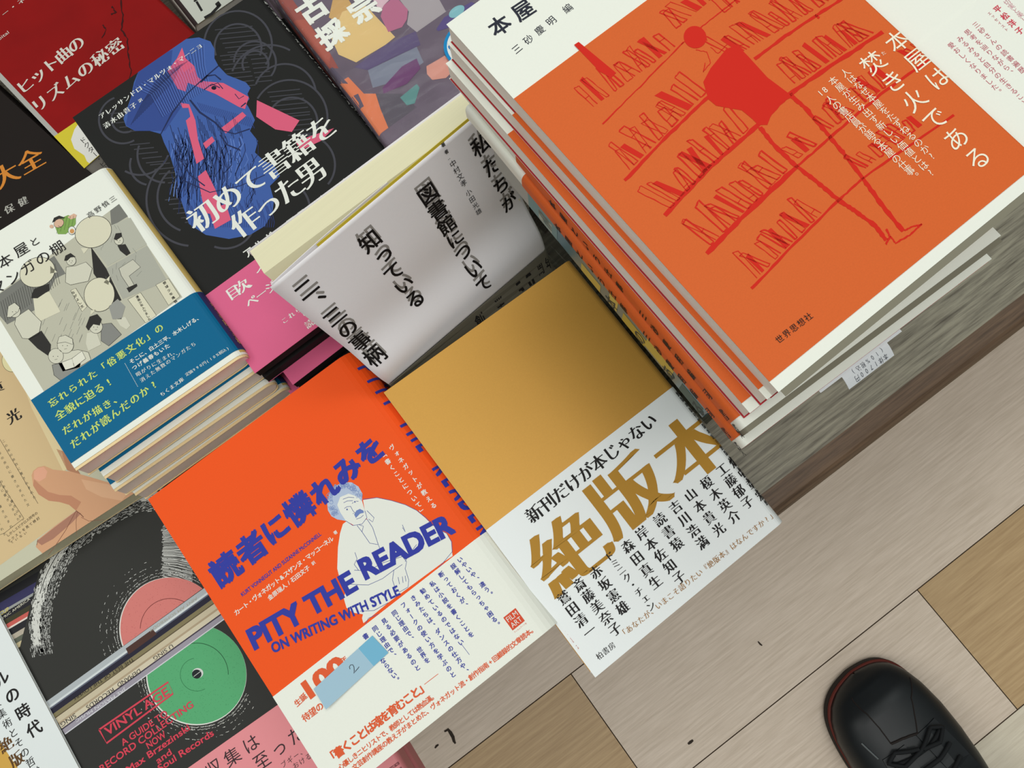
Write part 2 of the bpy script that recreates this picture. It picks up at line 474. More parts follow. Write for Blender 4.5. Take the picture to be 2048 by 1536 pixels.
# ------------------------------------------------------------------ display table of dark grained wood
TZ = HC - 519
tb = MB()
def slab(x0, x1, y0, y1, z1, th, r, mt, me):
    prof = [(y1, z1 - th), (y0 + r, z1 - th)] + [(y0 + r - r * math.sin(a), z1 - th / 2 - (th / 2) * math.cos(a)) for a in [math.pi * i / 10 for i in range(1, 10)]]
    prof += [(y0 + r, z1), (y0 + r + 9, z1), (y1, z1)]
    n = len(prof); vs = [(x, y, z) for x in (x0, x1) for y, z in prof]
    for i in range(n):
        a, b = i, (i + 1) % n
        tb.add([vs[a], vs[b], vs[b + n], vs[a + n]], [(0, 3, 2, 1)], mt if (i == n - 2) else me)
    tb.add(vs, [tuple(range(n)), tuple(range(2 * n - 1, n - 1, -1))], me)
table = bpy.data.objects.new('display_table', None); COL.objects.link(table)
tag(table, 'low dark grained wooden display table with rounded brown front edge, under the books', 'table')
slab(62, 760, -58.5, 640, TZ, 24, 9, W_DARK, W_EDGE); tb.build('table_top', table)
tb = MB(); slab(-640, 61.6, -26, 640, TZ, 24, 9, W_DARK, W_EDGE); tb.build('table_top', table)
for lx in (-600, 20, 700):
    for ly in (60, 590):
        m = MB(); m.box(lx, lx + 40, ly, ly + 40, 0, TZ - 24, W_EDGE); m.build('leg', table)

def supports(b, n, step, drop, label, group, rots=(0, 0, 0, 0, 0, 0)):
    for i in range(n):
        dup(b.root, (step[0] * (i + 1), step[1] * (i + 1), -drop * (i + 1)), label, group, rots[i])

# ------------------------------------------------------------------ gold and white book
M_GOLD = mat('gold_cover', (198, 148, 66), .44, .3, .06, 1500, metal=.25)
M_WHITE = mat('white_paper', (232, 236, 236), .5, .35, .015, 1200)
M_WARMW = mat('warm_white_paper', (232, 234, 224), .6, .25, .02, 1200)
b = Book('gold_book', 'gold softcover book with a white paper band, jutting out over the floor', (-24.3, 132.3, -417.2, 1.06, 4.07, 4.19), 133, 188, 17, 'R', (5, 8))
b.pages(PG)
b.jacket(M_GOLD)
art = Art(b)
GD = (176, 130, 48)
T = art.text
T('新刊だけが本じゃない', (1068, 1027), (1297, 845), 33, BK, 'M')
for ch, c in (('絶', (1137, 1100)), ('版', (1254, 988)), ('本', (1384, 893))):
    T(ch, c, c, 134, GD, 'W', res=8, tilt=0, sx=1.16)
fr = (960, 800, 3.2)
art.fr = fr
for t, p0, p1 in (('鷲田清一', (535, 1265), (700, 1480)), ('斎藤美奈子', (635, 1180), (862, 1465)), ('赤坂憲雄', (740, 1100), (910, 1330)),
                  ('ドミニク・チェン', (828, 1000), (1092, 1320)), ('森田真生', (945, 935), (1120, 1165)), ('岸本佐知子', (1035, 850), (1272, 1135)),
                  ('読書猿', (1150, 765), (1257, 922)), ('吉川浩満', (1250, 685), (1420, 912)), ('山本貴光', (1345, 605), (1525, 828)),
                  ('榎木英介', (1448, 530), (1622, 745)), ('工藤郁子', (1550, 445), (1708, 655)), ('畑中章宏', (1632, 388), (1805, 600))):
    T(t, p0, p1, 80 if 'ク' not in t else 56, BK, 'M', 'v', 6)
T('「あなたが、いまこそ語りたい『絶版本』はなんですか?」', (915, 1495), (1868, 735), 44, (160, 112, 50), 'm', layer=7)
art.fr = (0, 0, 1)
T('柏書房', (1199, 1311), (1223, 1292), 13.5, BK, 'm')
v0 = art.P((971.5, 1066))[1]; v0 = (v0 + art.P((1346, 768))[1]) / 2
for i in range(21):
    art.text('絶版本新刊'[i % 5], (132.5, v0 + 5 + i * 3.8), (133, 0), 3.6, BK, 'M', 'v', raw=True)
mb = MB(); b.wrap(mb, M_WHITE, v0, 188.4, .4); b.print_art(mb, art, .42); b.part('paper_band', mb, 'white paper band with gold and black lettering')
gold = b
supports(b, 3, (0, 1.5, 0), 18.2, 'gold softcover book lying hidden under the gold book with the white band', 'gold books under the top one')

# ------------------------------------------------------------------ big orange book on its pile
M_OR = mat('orange_band', (212, 98, 42), .6, .18, .07, 1600)
M_OLIVE = mat('olive_grey_paper', (128, 124, 108), .7, .1)
M_RED = mat('red_board', (176, 38, 48), .6, .3)
RD = (206, 34, 18)
OB0 = 42.5
def orange_book(name, label, pose, w, spine, full, t=9.9, obi0=OB0, obi1=183.4, tail=0):
    b = Book(name, label, pose, w, 188, t, spine, (1.2, 2.2) if spine == 'R' else (1.6, 3.2), group=None)
    b.pages(PG, .5, .5, .7, .7)
    mb = MB(); b.wrap(mb, M_RED, .6, 188.1, -.1, .12, 2, q0=1.6); b.part('inner_cover', mb, 'thin red inner cover')
    if tail:
        mb = MB(); b.wrap(mb, M_OLIVE, 150, 188 + tail, .08, .2, 2, q0=1.0, q1=w - 2); b.part('flyleaf', mb, 'olive grey flyleaf showing past the foot')
    a1 = Art(b); a2 = Art(b)
    if full:
        a1.text('本屋', (999, 52), (1046, 21), 44, (40, 42, 55), 'G', layer=3)
        a1.text('三砂慶明', (1034, 99), (1102, 43), 20, (40, 42, 55), 'g', layer=3)
        a1.text('編', (1135, 18), (1135, 18), 20, (40, 42, 55), 'g', layer=3, tilt=0)
        draw_shelves(a2)
        a2.text('世界思想社', (1558, 679), (1615, 635), 14.5, BK, 'g', layer=6)
        a2.text('本屋は', (1793, 84), (1873, 158), 46, (240, 232, 210), 'g', 'v', 6, res=5)
        a2.text('焚き火である', (1744, 128), (1952, 318), 46, (240, 232, 210), 'g', 'v', 6, res=5)
        a2.text('た', (1765, 109), (1765, 109), 9, (240, 232, 210), 'g', 'v', 6)
        a2.text('人はなぜ本屋をたずねるのか?', (1689, 148), (1861, 314), 18, (240, 228, 205), 'g', 'v', 6)
        a2.text('本屋が生み出す新しい価値とは?', (1665, 164), (1859, 347), 18, (240, 228, 205), 'g', 'v', 6)
        a2.text('18', (1639, 189), (1648, 182), 17, (240, 228, 205), 'g', 'h', 6)
        a2.text('人の書店員が語る本屋の仕事。', (1659, 201), (1831, 356), 18, (240, 228, 205), 'g', 'v', 6)
    if spine == 'L':
        q = -(1.6 * .57 + 3.2 * .4 + t / 2 - 2.2)
        a2.text('本屋という仕事 三砂慶明編', (q, obi0 + 26), (q, obi1 - 24), 5.4, (28, 24, 24), 'G', 'v', 4, raw=True)
        a2.text('司書', (q, obi1 - 14), (q, obi1 - 4), 6, BK, 'M', 'v', 4, raw=True)
        a1.text('書久', (q, obi1 + 2.6), (q, obi1 + 5.6), 4.4, BK, 'M', 'v', 4, raw=True)
    b.jacket(M_WARMW, a1, off=.32)
    mb = MB(); b.wrap(mb, M_OR, obi0, obi1, .62, .22); b.print_art(mb, a2, .64); b.part('paper_band', mb, 'orange paper band')
    return b
def draw_shelves(a):
    rnd = random.Random(11); D = RD
    def L(pts, w, jit=.25, n=9):
        out = []
        for (x0, y0), (x1, y1) in zip(pts[:-1], pts[1:]):
            for i in range(n): out.append((x0 + (x1 - x0) * i / n + rnd.uniform(-.7, .7), y0 + (y1 - y0) * i / n + rnd.uniform(-.7, .7)))
        out.append(pts[-1]); a.line(out, w, D, 2, jit=jit, rnd=rnd)
    L([(1205, 250), (1290, 165), (1367, 86)], 2.5); L([(1395, 62), (1440, 27), (1480, -6)], 2.5)
    L([(1249, 363), (1330, 278), (1420, 192)], 6); L([(1508, 120), (1570, 74), (1629, 35), (1690, -4)], 6)
    L([(1329, 433), (1410, 345), (1515, 252), (1578, 190), (1660, 134), (1764, 66)], 8)
    L([(1413, 509), (1500, 420), (1592, 336)], 9); L([(1592, 336), (1662, 274), (1760, 190), (1860, 118)], 5)
    L([(1502, 579), (1580, 497), (1676, 402), (1724, 358), (1906, 232)], 4.5)
    L([(1578, 190), (1610, 219), (1654, 270), (1687, 310), (1724, 358), (1760, 409), (1805, 464)], 8)
    L([(1519, 256), (1541, 285), (1588, 332), (1629, 362), (1676, 402), (1713, 427), (1749, 453), (1771, 482)], 8)
    L([(1771, 460), (1778, 475), (1770, 490)], 4); L([(1778, 474), (1790, 488), (1820, 470), (1842, 449)], 3); L([(1808, 463), (1822, 455), (1842, 450)], 3)
    z = lambda x, y: (1300 + x / 2.738, y / 2.738)
    a.poly([z(*p) for p in ((290, 455), (330, 380), (415, 275), (450, 262), (490, 268), (540, 320), (640, 430), (760, 520), (770, 540), (700, 575), (655, 650), (640, 690), (590, 690), (555, 655), (500, 610), (360, 585), (318, 550))], D, 3)
    a.ell(z(245, 210), 23, 22, D, 3, a=.6)
    L([z(170, 250), z(260, 170), z(300, 190), z(310, 230)], 1.6); L([z(330, 265), z(370, 300), z(420, 250)], 1.6); L([z(250, 280), z(310, 290), z(330, 350), z(290, 400), z(300, 350)], 1.6)
    L([z(900, 90), z(925, 105)], 5)
    def cluster(p0, p1, hh, n):
        A = a.P(p0); B = a.P(p1); d = math.hypot(B[0] - A[0], B[1] - A[1])
        ux, uy = (B[0] - A[0]) / d, (B[1] - A[1]) / d
        x = 0; sp = d / n
        while x < d - sp * .4:
            h = hh * rnd.uniform(.78, 1.22); wd = sp * rnd.uniform(.34, .66); ln = rnd.uniform(-.5, .12) * h
            f = lambda s_, t_: (A[0] + ux * (x + s_) - uy * 0 + ln * (t_ / h), A[1] + uy * (x + s_) - t_)
            q = [f(0, .8), f(rnd.uniform(-.4, .4), h), f(wd, h * rnd.uniform(.9, 1.08)), f(wd * rnd.uniform(.7, 1.1), .8)]
            if rnd.random() < .2: a.poly(q, D, 2, raw=True)
            else:
                pts = []
                loop = q + [q[0]] if rnd.random() < .6 else q
                for (x0, y0), (x1, y1) in zip(loop[:-1], loop[1:]):
                    for i in range(4): pts.append((x0 + (x1 - x0) * i / 4 + rnd.uniform(-.13, .13), y0 + (y1 - y0) * i / 4 + rnd.uniform(-.13, .13)))
                pts.append(loop[-1])
                a.line(pts, rnd.uniform(.32, .62), D, 2, raw=True, jit=.35, rnd=rnd)
                if rnd.random() < .5:
                    y = h * rnd.uniform(.25, .8); a.line([f(0, y), f(wd, y + rnd.uniform(-.6, .6))], .3, D, 2, raw=True)
            x += sp * rnd.uniform(.55, .95)
    for p0, p1, h, n in (((1190, 218), (1350, 100), 10.5, 9), ((1355, 62), (1440, -8), 9, 5), ((1450, 30), (1610, -75), 9, 8),
                         ((1262, 344), (1412, 192), 11.5, 9), ((1470, 118), (1630, 24), 11.5, 10), ((1640, 20), (1740, -50), 10, 6),
                         ((1344, 420), (1495, 266), 11.5, 10), ((1592, 172), (1750, 70), 10.5, 10),
                         ((1424, 494), (1578, 343), 12, 10), ((1665, 262), (1800, 158), 9.5, 8),
                         ((1516, 560), (1652, 424), 11, 9), ((1735, 340), (1850, 252), 8, 7), ((1832, 128), (1900, 90), 9, 4),
                         ((1600, 320), (1640, 290), 9, 2)):
        cluster(p0, p1, h, n)
    a.poly([(1148, 92), (1157, 86), (1232, 148), (1222, 158), (1200, 146)], D, 3)
B1 = orange_book('orange_book', 'big orange-banded book with the red bookshelf drawing, topmost of its pile', (86.5, 190.3, -263, 2.1, .59, 0), 128, 'R', True, tail=2.6)
B2 = orange_book('orange_book', 'orange-banded book second from the top of the tall pile, page edges facing the gold book', (85.3, 190.7, -273.6, 1.92, 0, 0), 128, 'R', False)
B3 = orange_book('orange_book', 'orange-banded book third from the top of the tall pile, band jutting out', (82.6, 190.7, -284.4, 1.35, 0, 0), 128, 'R', False)
B4 = orange_book('orange_book', 'orange-banded book fourth from the top of the tall pile, spine facing the gold book', (85.2, 187.8, -295.2, -.2, 0, 0), 128, 'L', False, tail=2.2)
B5 = orange_book('orange_book', 'orange-banded book at the bottom of the tall pile, its cream cover corner jutting out', (83.2, 182.0, -306, .1, 0, 0), 127, 'L', False)
for B in (B1, B2, B3, B4, B5): B.root['group'] = 'pile of orange-banded books'

# sales slip sticking out of the lowest book of the pile
M_SLIP = mat('slip_paper', (226, 230, 234), .6, .3)
def tabmesh():
    mb = MB(); x0, x1 = 125, 168; z0 = -316.4
    P = lambda x, y: (x, y, HC + z0 - .25 - (max(0, -7.5 - y) ** 1.6) * .16)
    def strip(xa, xb, ya, yb, n=6):
        vs = []; 
        for i in range(n + 1):
            y = ya + (yb - ya) * i / n
            vs += [P(xa, y), P(xb, y)]
        nn = len(vs); lo = [(x, y, z - .15) for x, y, z in vs]
        fs = [(2 * i, 2 * i + 1, 2 * i + 3, 2 * i + 2) for i in range(n)] + [tuple(k + nn for k in (2 * i, 2 * i + 2, 2 * i + 3, 2 * i + 1)) for i in range(n)]
        mb.add(vs + lo, fs, M_SLIP)
    strip(x0, x1, 30, -7.4); strip(136, 160, -7.4, -13.2)
    for t, yy, em in (('(10%税込)', -8.7, 2.6), ('本体1700円', -11.6, 2.8)):
        n = len(t)
        for i, ch in enumerate(t):
            vs, fs, nr = glyph(ch)
            cx = 157.5 - (i + .5) * (17.5 / n)
            mid = .5 if ord(ch) > 255 else (min(v[0] for v in vs) + max(v[0] for v in vs)) / 2
            sx = em * (.78 if ord(ch) > 255 else .8)
            pv = [P(cx - (x - mid) * sx, yy - (y - .36) * em) for x, y in vs]
            mb.add([(x, y, z + .06) for x, y, z in pv], fs, ink((70, 74, 84)))
    return mb
tag(tabmesh().build('price_slip'), 'white price slip with a curled tab, sticking out under the orange pile', 'slip')

# ------------------------------------------------------------------ clear acrylic riser that carries the pile
def clear_mat(name, tint, gl=.06, rough=.05, bump=0.0, bscale=(1, 1, 1)):
    m = bpy.data.materials.new(name); m.use_nodes = True
    nt = m.node_tree; nt.nodes.remove(nt.nodes['Principled BSDF']); L = nt.links.new
    out = nt.nodes['Material Output']; tr = nt.nodes.new('ShaderNodeBsdfTransparent'); tr.inputs[0].default_value = tint + (1,)
    gb = nt.nodes.new('ShaderNodeBsdfGlossy'); gb.inputs['Roughness'].default_value = rough; gb.inputs['Color'].default_value = (1, 1, 1, 1)
    fr_ = nt.nodes.new('ShaderNodeLayerWeight'); fr_.inputs['Blend'].default_value = .12
    ad = nt.nodes.new('ShaderNodeMath'); ad.operation = 'ADD'; ad.inputs[1].default_value = gl; ad.use_clamp = True
    mx = nt.nodes.new('ShaderNodeMixShader')
    L(fr_.outputs['Fresnel'], ad.inputs[0]); L(ad.outputs[0], mx.inputs[0]); L(tr.outputs[0], mx.inputs[1]); L(gb.outputs[0], mx.inputs[2]); L(mx.outputs[0], out.inputs[0])
    if bump:
        tc = nt.nodes.new('ShaderNodeTexCoord'); mp = nt.nodes.new('ShaderNodeMapping'); mp.inputs['Scale'].default_value = bscale
        mp.inputs['Rotation'].default_value = (0, 0, .35)
        n = nt.nodes.new('ShaderNodeTexNoise'); n.inputs['Scale'].default_value = 1; n.inputs['Detail'].default_value = 4; n.inputs['Distortion'].default_value = 1.5
        bp = nt.nodes.new('ShaderNodeBump'); bp.inputs['Strength'].default_value = bump; bp.inputs['Distance'].default_value = .004
        L(tc.outputs['Object'], mp.inputs[0]); L(mp.outputs[0], n.inputs['Vector']); L(n.outputs['Fac'], bp.inputs['Height']); L(bp.outputs[0], gb.inputs['Normal'])
    return m
M_ACR = clear_mat('clear_acrylic', (.86, .89, .87), .05)
ris = bpy.data.objects.new('acrylic_riser', None); COL.objects.link(ris)
ris.location = (.17, .1, TZ * S)
ris.rotation_euler.z = math.radians(5.2)
tag(ris, 'clear acrylic riser under the orange pile, standing behind the gold book', 'riser')
def rpart(name, x0, x1, y0, y1, z0, z1):
    m = MB(); m.box(x0 - 170, x1 - 170, y0 - 100, y1 - 100, z0 - TZ, z1 - TZ, M_ACR); return m.build(name, ris)
ztop = HC - 341.8
rpart('shelf_plate', 124, 430, 20, 194, ztop - 3, ztop)
rpart('side_panel', 124, 127, 20, 194, TZ + .2, ztop - 3.1)
rpart('side_panel', 427, 430, 20, 194, TZ + .2, ztop - 3.1)
# teal and yellow card standing behind the clear panel
cb = Book('teal_book', 'glossy teal and yellow book lying on the clear riser under the orange pile', (85.4, 166, -316.8, .2, 0, 0), 128, 152, 24.6, 'L', (3, 5))
cb.pages(PG)
a = Art(cb)
sp = -(2.4 + 24.4 / 2)
cb_q = lambda q, v: (sp + q, v)
for q0_, q1_, v0_, v1_, c_ in ((-10, 11, 0, 26, (168, 170, 164)), (-10, 11, 26, 48, (120, 150, 150)), (-4, 6, 34, 44, (190, 196, 180)), (-9, 4, 66, 80, (198, 176, 84)), (-3, 9, 86, 92, (206, 186, 96)),
                               (-8, 5, 96, 112, (190, 168, 72)), (-2, 9, 112, 130, (202, 180, 84)), (-9, 6, 136, 150, (84, 104, 96)), (-9, 9, 151, 151.8, (128, 140, 144))):
    a.poly([cb_q(q0_, v0_), cb_q(q1_, v0_), cb_q(q1_, v1_), cb_q(q0_, v1_)], c_, 2, raw=True)
a.text('本のある', (sp, 88), (sp, 148), 9, (60, 70, 66), 'G', 'v', 4, raw=True)
cb.jacket(mat('teal_cover', (70, 112, 122), .3, .5), a)
pl = MB(); pl.box(135, 270, 22, 188, TZ + .1, TZ + 15.6, mat('grey_box', (120, 118, 110), .6))
tag(pl.build('grey_box'), 'flat grey box under the teal book inside the clear riser', 'box')

# ------------------------------------------------------------------ orange book with the seated figure, white band and sticky note
M_RO = mat('bright_orange_cover', (238, 84, 22), .6, .18, .05, 1500)
BL = (48, 58, 158); OT = (222, 92, 50)
b = Book('orange_reader_book', 'bright orange book with blue lettering, a seated white figure and a blue sticky note', (-164.2, 163.1, -422.5, 1.27, 0, 0), 141, 188, 24, 'R', (13, 10))
b.pages(PG)
a = Art(b)
for ch, c in zip('読者に憐れみを', ((451, 1137), (503, 1096), (550, 1057), (598, 1018), (648, 980), (693, 939), (740, 902))):
    a.text(ch, c, c, 62 if ch in '読者憐' else 58, BL, 'X', layer=6, tilt=-2 if ch in 'にれみを' else 0, res=4)
a.word('KURT VONNEGUT AND SUZANNE McCONNELL', (483, 1190), (641, 1067), 8, BL, 'G', 4)
a.text('カート・ヴォネガット&スザンヌ・マッコーネル', (474, 1224), (661, 1079), 12.5, WH, 'G', layer=4)
a.text('著', (671, 1065), (671, 1065), 8, WH, 'G', layer=4, tilt=0)
a.text('金原瑞人/石田文子', (541, 1194), (614, 1137), 11.5, WH, 'G', layer=4)
a.text('訳', (627, 1126), (627, 1126), 8, WH, 'G', layer=4, tilt=0)
a.word('PITY THE', (502, 1280), (706, 1160), 40, BL, 'X', 7)
a.word('READER', (724, 1140), (901, 1046), 40, BL, 'X', 7)
a.word('ON WRITING WITH STYLE', (544, 1297), (797, 1180), 19, BL, 'H', 7)
a.text('ヴォネガットが教える', (784, 895), (867, 1011), 12.5, WH, 'G', 'v', 4)
a.text('「書くことについて」', (767, 911), (846, 1022), 12.5, WH, 'G', 'v', 4)
a.fr = (380, 840, 3.531)
FIG = (226, 228, 220)
a.poly([(1110, 712), (1150, 745), (1250, 700), (1235, 640), (1222, 565), (1320, 550), (1420, 570), (1520, 600), (1600, 640), (1660, 690), (1690, 720), (1745, 770), (1810, 800), (1845, 860), (1850, 930), (1855, 960), (1780, 1010),
        (1400, 1290), (1225, 1435), (1215, 1400), (1222, 1372), (1150, 1360), (1105, 1325), (1085, 1255), (1102, 1205), (1060, 1130), (1040, 1050), (1045, 900), (1060, 800), (1080, 735)], FIG, 2)
a.poly([(975, 640), (968, 580), (985, 520), (1020, 470), (1080, 440), (1140, 440), (1190, 470), (1218, 520), (1215, 570), (1235, 640), (1250, 690), (1215, 735), (1160, 745), (1110, 715), (1040, 700), (1000, 680)], FIG, 3)
HB = (126, 146, 190)
rnd = random.Random(5)
hair = [(975, 640), (968, 580), (985, 520), (1020, 470), (1080, 440), (1140, 440), (1190, 470), (1218, 520), (1215, 575), (1180, 540), (1120, 520), (1060, 545), (1040, 600), (1060, 650), (1100, 712), (1040, 702), (1000, 680)]
a.poly(hair, (176, 190, 214), 4)
for i in range(130):
    t = rnd.random() * 300; r0 = rnd.uniform(.72, 1.0)
    cx, cy = 1092 + 125 * r0 * math.cos(math.radians(120 + t * .8)), 570 + 130 * r0 * math.sin(math.radians(120 + t * .8))
    if cx > 1080 and cy > 545: continue
    a.arc((cx, cy), rnd.uniform(6, 13), rnd.uniform(0, 360), rnd.uniform(360, 560), 3.2, HB, 5, 7)
F = (70, 84, 150)
for ln in ([(1085, 585), (1110, 572), (1150, 570)], [(1080, 560), (1120, 545), (1160, 548)], [(1090, 625), (1110, 612), (1135, 610)], [(1145, 590), (1165, 572), (1190, 575)],
           [(1135, 610), (1150, 640), (1165, 655), (1150, 662)], [(1165, 655), (1185, 650)], [(1175, 700), (1205, 690), (1225, 672)], [(1100, 712), (1150, 745), (1215, 735), (1250, 690), (1235, 640)],
           [(1180, 745), (1215, 790), (1270, 870), (1330, 880), (1350, 930)], [(1250, 700), (1290, 760), (1330, 880)], [(1215, 790), (1225, 750), (1195, 740)], [(1250, 640), (1300, 690), (1290, 720), (1262, 700)],
           [(1165, 935), (1180, 980), (1160, 1020), (1190, 1060)], [(1160, 1060), (1260, 1065), (1360, 1010), (1480, 970), (1520, 960)], [(1500, 740), (1520, 790), (1500, 760)],
           [(1130, 1160), (1260, 1165), (1360, 1120), (1440, 1060), (1500, 1020)], [(1440, 1060), (1430, 1130), (1450, 1190), (1480, 1215), (1540, 1180), (1545, 1130), (1520, 1050), (1530, 1000), (1500, 965)],
           [(1470, 1110), (1480, 1160)], [(1500, 1105), (1505, 1150)], [(1520, 1100), (1525, 1140)], [(1200, 1350), (1300, 1345), (1400, 1290)], [(1600, 880), (1540, 960), (1520, 1000)],
           [(1222, 560), (1320, 548), (1420, 568), (1520, 598), (1600, 638), (1665, 690), (1745, 768), (1812, 800), (1848, 860), (1852, 930), (1790, 1005), (1755, 1045)],
           [(1240, 1440), (1260, 1400), (1330, 1370)]):
    a.line(ln, 3.2, F, 5)
a.poly([(1160, 668), (1175, 640), (1200, 628), (1225, 640), (1228, 655), (1200, 662), (1172, 692)], (110, 130, 185), 6)
for c in ((1110, 632), (1165, 578)):
    a.ell(c, 11, 8, WH, 6); a.ell(c, 5, 6, F, 7)
a.fr = (0, 0, 1)
for i, ch in enumerate('PITY THE READER'):
    if ch != ' ':
        vs, fs, nr = glyph(ch); q = b.w - b.rx + 13
        a.put((vs, fs, nr), q, 13 + i * 8.1, math.pi / 2, 9, 17, 'X', ink(BL), 4, ((min(v[0] for v in vs) + max(v[0] for v in vs)) / 2, .345))
b.jacket(M_RO, a, nv=8)
a = Art(b, (500, 1150, 3.531))
for t, p0, p1 in (('いやいや、違う。', (1484, -108), (1705, 138)), ('誤解してもらっちゃ困る。', (1437, -62), (1755, 352)), ('断っておくが、', (1352, -4), (1530, 217)),
                  ('私は小説を書くことを', (1290, 62), (1560, 420)), ('勧めているのではない', (1222, 112), (1490, 475)), ('きみたちは、ダンスの仕方や、', (1155, 162), (1535, 682)),
                  ('フォークの使い方を学ぶのと', (1085, 212), (1433, 702)), ('同じ理由で、 世界を', (1022, 268), (1250, 602)), ('見る必要があるのと', (950, 325), (1183, 655)),
                  ('同じ理由で、', (885, 378), (1024, 572)), ('ならない。', (940, 605), (1045, 742))):
    a.text(t, p0, p1, 41, BL, 'G' if t[0] != 'な' else 'G', 'v', 5)
a.text('書', (818, 432), (818, 432), 42, BL, 'G', 'v', 5)
a.line([(1497, 492), (1550, 562)], 2.5, BL, 5)
a.text('生誕', (340, 898), (378, 862), 50, OT, 'G', layer=5)
a.word('100', (402, 815), (652, 618), 118, OT, 'X', 4)
a.text('年', (665, 600), (665, 600), 50, OT, 'G', layer=5, tilt=0)
a.text('待望の', (398, 1000), (492, 930), 58, OT, 'G', layer=5)
a.text('「書くことは魂を育むこと」', (575, 1288), (1222, 788), 74, OT, 'H', layer=5)
a.line([(1232, 772), (1330, 697)], 3.5, OT, 5)
a.text('心優しきニヒリストで、教師としては熱血漢。', (645, 1350), (1297, 853), 43, OT, 'G', layer=5)
a.text('文芸創作講座の教え子がまとめた、ヴォネガット流・創作指南+回顧録的文章読本。', (745, 1352), (1997, 383), 43, OT, 'G', layer=5)
c = a.P((1865, 312))
a.poly([(c[0] - 4, c[1] - 4), (c[0] + 4, c[1] - 4), (c[0] + 4, c[1] + 4), (c[0] - 4, c[1] + 4)], (212, 78, 48), 4, raw=True)
a.word('FILM', (c[0] - 3.2, c[1] - 1.8), (c[0] + 3.2, c[1] - 1.8), 2.7, WH, 'g', 6, raw=True)
a.word('ART', (c[0] - 3.2, c[1] + 1.8), (c[0] + 3.2, c[1] + 1.8), 2.7, WH, 'g', 6, raw=True)
a.text('フィルムアート社', (c[0] - 3.5, c[1] + 5.3), (c[0] + 3.5, c[1] + 5.3), .95, OT, 'g', layer=5, raw=True)
v0 = (a.P((184, 857))[1] + Art(b).P((958, 1069))[1]) / 2
mb = MB(); b.wrap(mb, M_WARMW, v0, 188.3, .4, nv=3)
mb2 = MB(); b.print_art(mb, a, .42)
for i in range(16):
    vs, fs, nr = glyph('文章読本'[i % 4]); q = b.w - b.rx + 15
    mb.add([b.pt(q + (x - .5) * 4, v0 + 7 + i * 4.6 - (y - .38) * 4, .55) for x, y in vs], fs, ink(OT))
b.part('paper_band', mb, 'white paper band with blue and orange lettering')
reader = b
supports(b, 1, (.5, 1.5, 0), 24.3, 'bright orange book lying hidden under the one with the sticky note', 'orange reader books under the top one')
# sticky note
st = bpy.data.objects.new('sticky_note', None); COL.objects.link(st)
tag(st, 'pale blue sticky note with a handwritten 2 on the white band of the orange book', 'sticky note')
sa = Art(b, (500, 1150, 3.531))
quad = [sa.P(p) for p in ((455, 802), (866, 427), (980, 548), (546, 944))]
st.matrix_world = b.root.matrix_world
o_ = Vector(b.pt(*quad[0])) * S
def lerp2(s_, t_):
    (x0, y0), (x1, y1), (x2, y2), (x3, y3) = quad
    return ((x0 * (1 - s_) + x1 * s_) * (1 - t_) + (x3 * (1 - s_) + x2 * s_) * t_, (y0 * (1 - s_) + y1 * s_) * (1 - t_) + (y3 * (1 - s_) + y2 * s_) * t_)
def note_pt(s_, t_, off=0.0):
    u, v = lerp2(s_, t_); x, y, z = b.pt(u, v)
    return (x, y, z + .85 + (1 - s_) ** 2 * 1.6 * (.4 + .6 * t_) + off)
M_ST = mat('pale_blue_note', (158, 190, 208), .6, .25); M_ST2 = mat('blue_note_strip', (112, 176, 206), .6, .25)
for nm, s0, s1, m in (('note_sheet', 0, .76, M_ST), ('adhesive_strip', .76, 1, M_ST2)):
    mb = MB(); n = 10; vs = [note_pt(s0 + (s1 - s0) * i / n, j / 4, o2) for o2 in (0, -.12) for i in range(n + 1) for j in range(5)]
    N = (n + 1) * 5; fs = []
    for i in range(n):
        for j in range(4):
            k = i * 5 + j; fs += [(k, k + 1, k + 6, k + 5), (k + N, k + 5 + N, k + 6 + N, k + 1 + N)]
    mb.add(vs, fs, m)
    if nm == 'note_sheet':
        P2 = [(.515, .42), (.525, .33), (.55, .30), (.575, .36), (.57, .46), (.545, .58), (.52, .66), (.55, .64), (.60, .62), (.62, .60)]
        L_, R_ = [], []
        for i, p in enumerate(P2):
            q0, q1 = P2[max(0, i - 1)], P2[min(len(P2) - 1, i + 1)]; dx, dy = q1[0] - q0[0], (q1[1] - q0[1]) * .32; d = math.hypot(dx, dy)
            nx, ny = -dy / d * .0045, dx / d * .0045 / .32
            L_.append(note_pt(p[0] + nx, p[1] + ny, .08)); R_.append(note_pt(p[0] - nx, p[1] - ny, .08))
        k = len(P2); mb.add(L_ + R_, [(i, i + 1, k + i + 1, k + i) for i in range(k - 1)], ink((60, 66, 74)))
    mb.build(nm, st)['label'] = 'pale blue note sheet' if nm == 'note_sheet' else 'deeper blue adhesive strip'

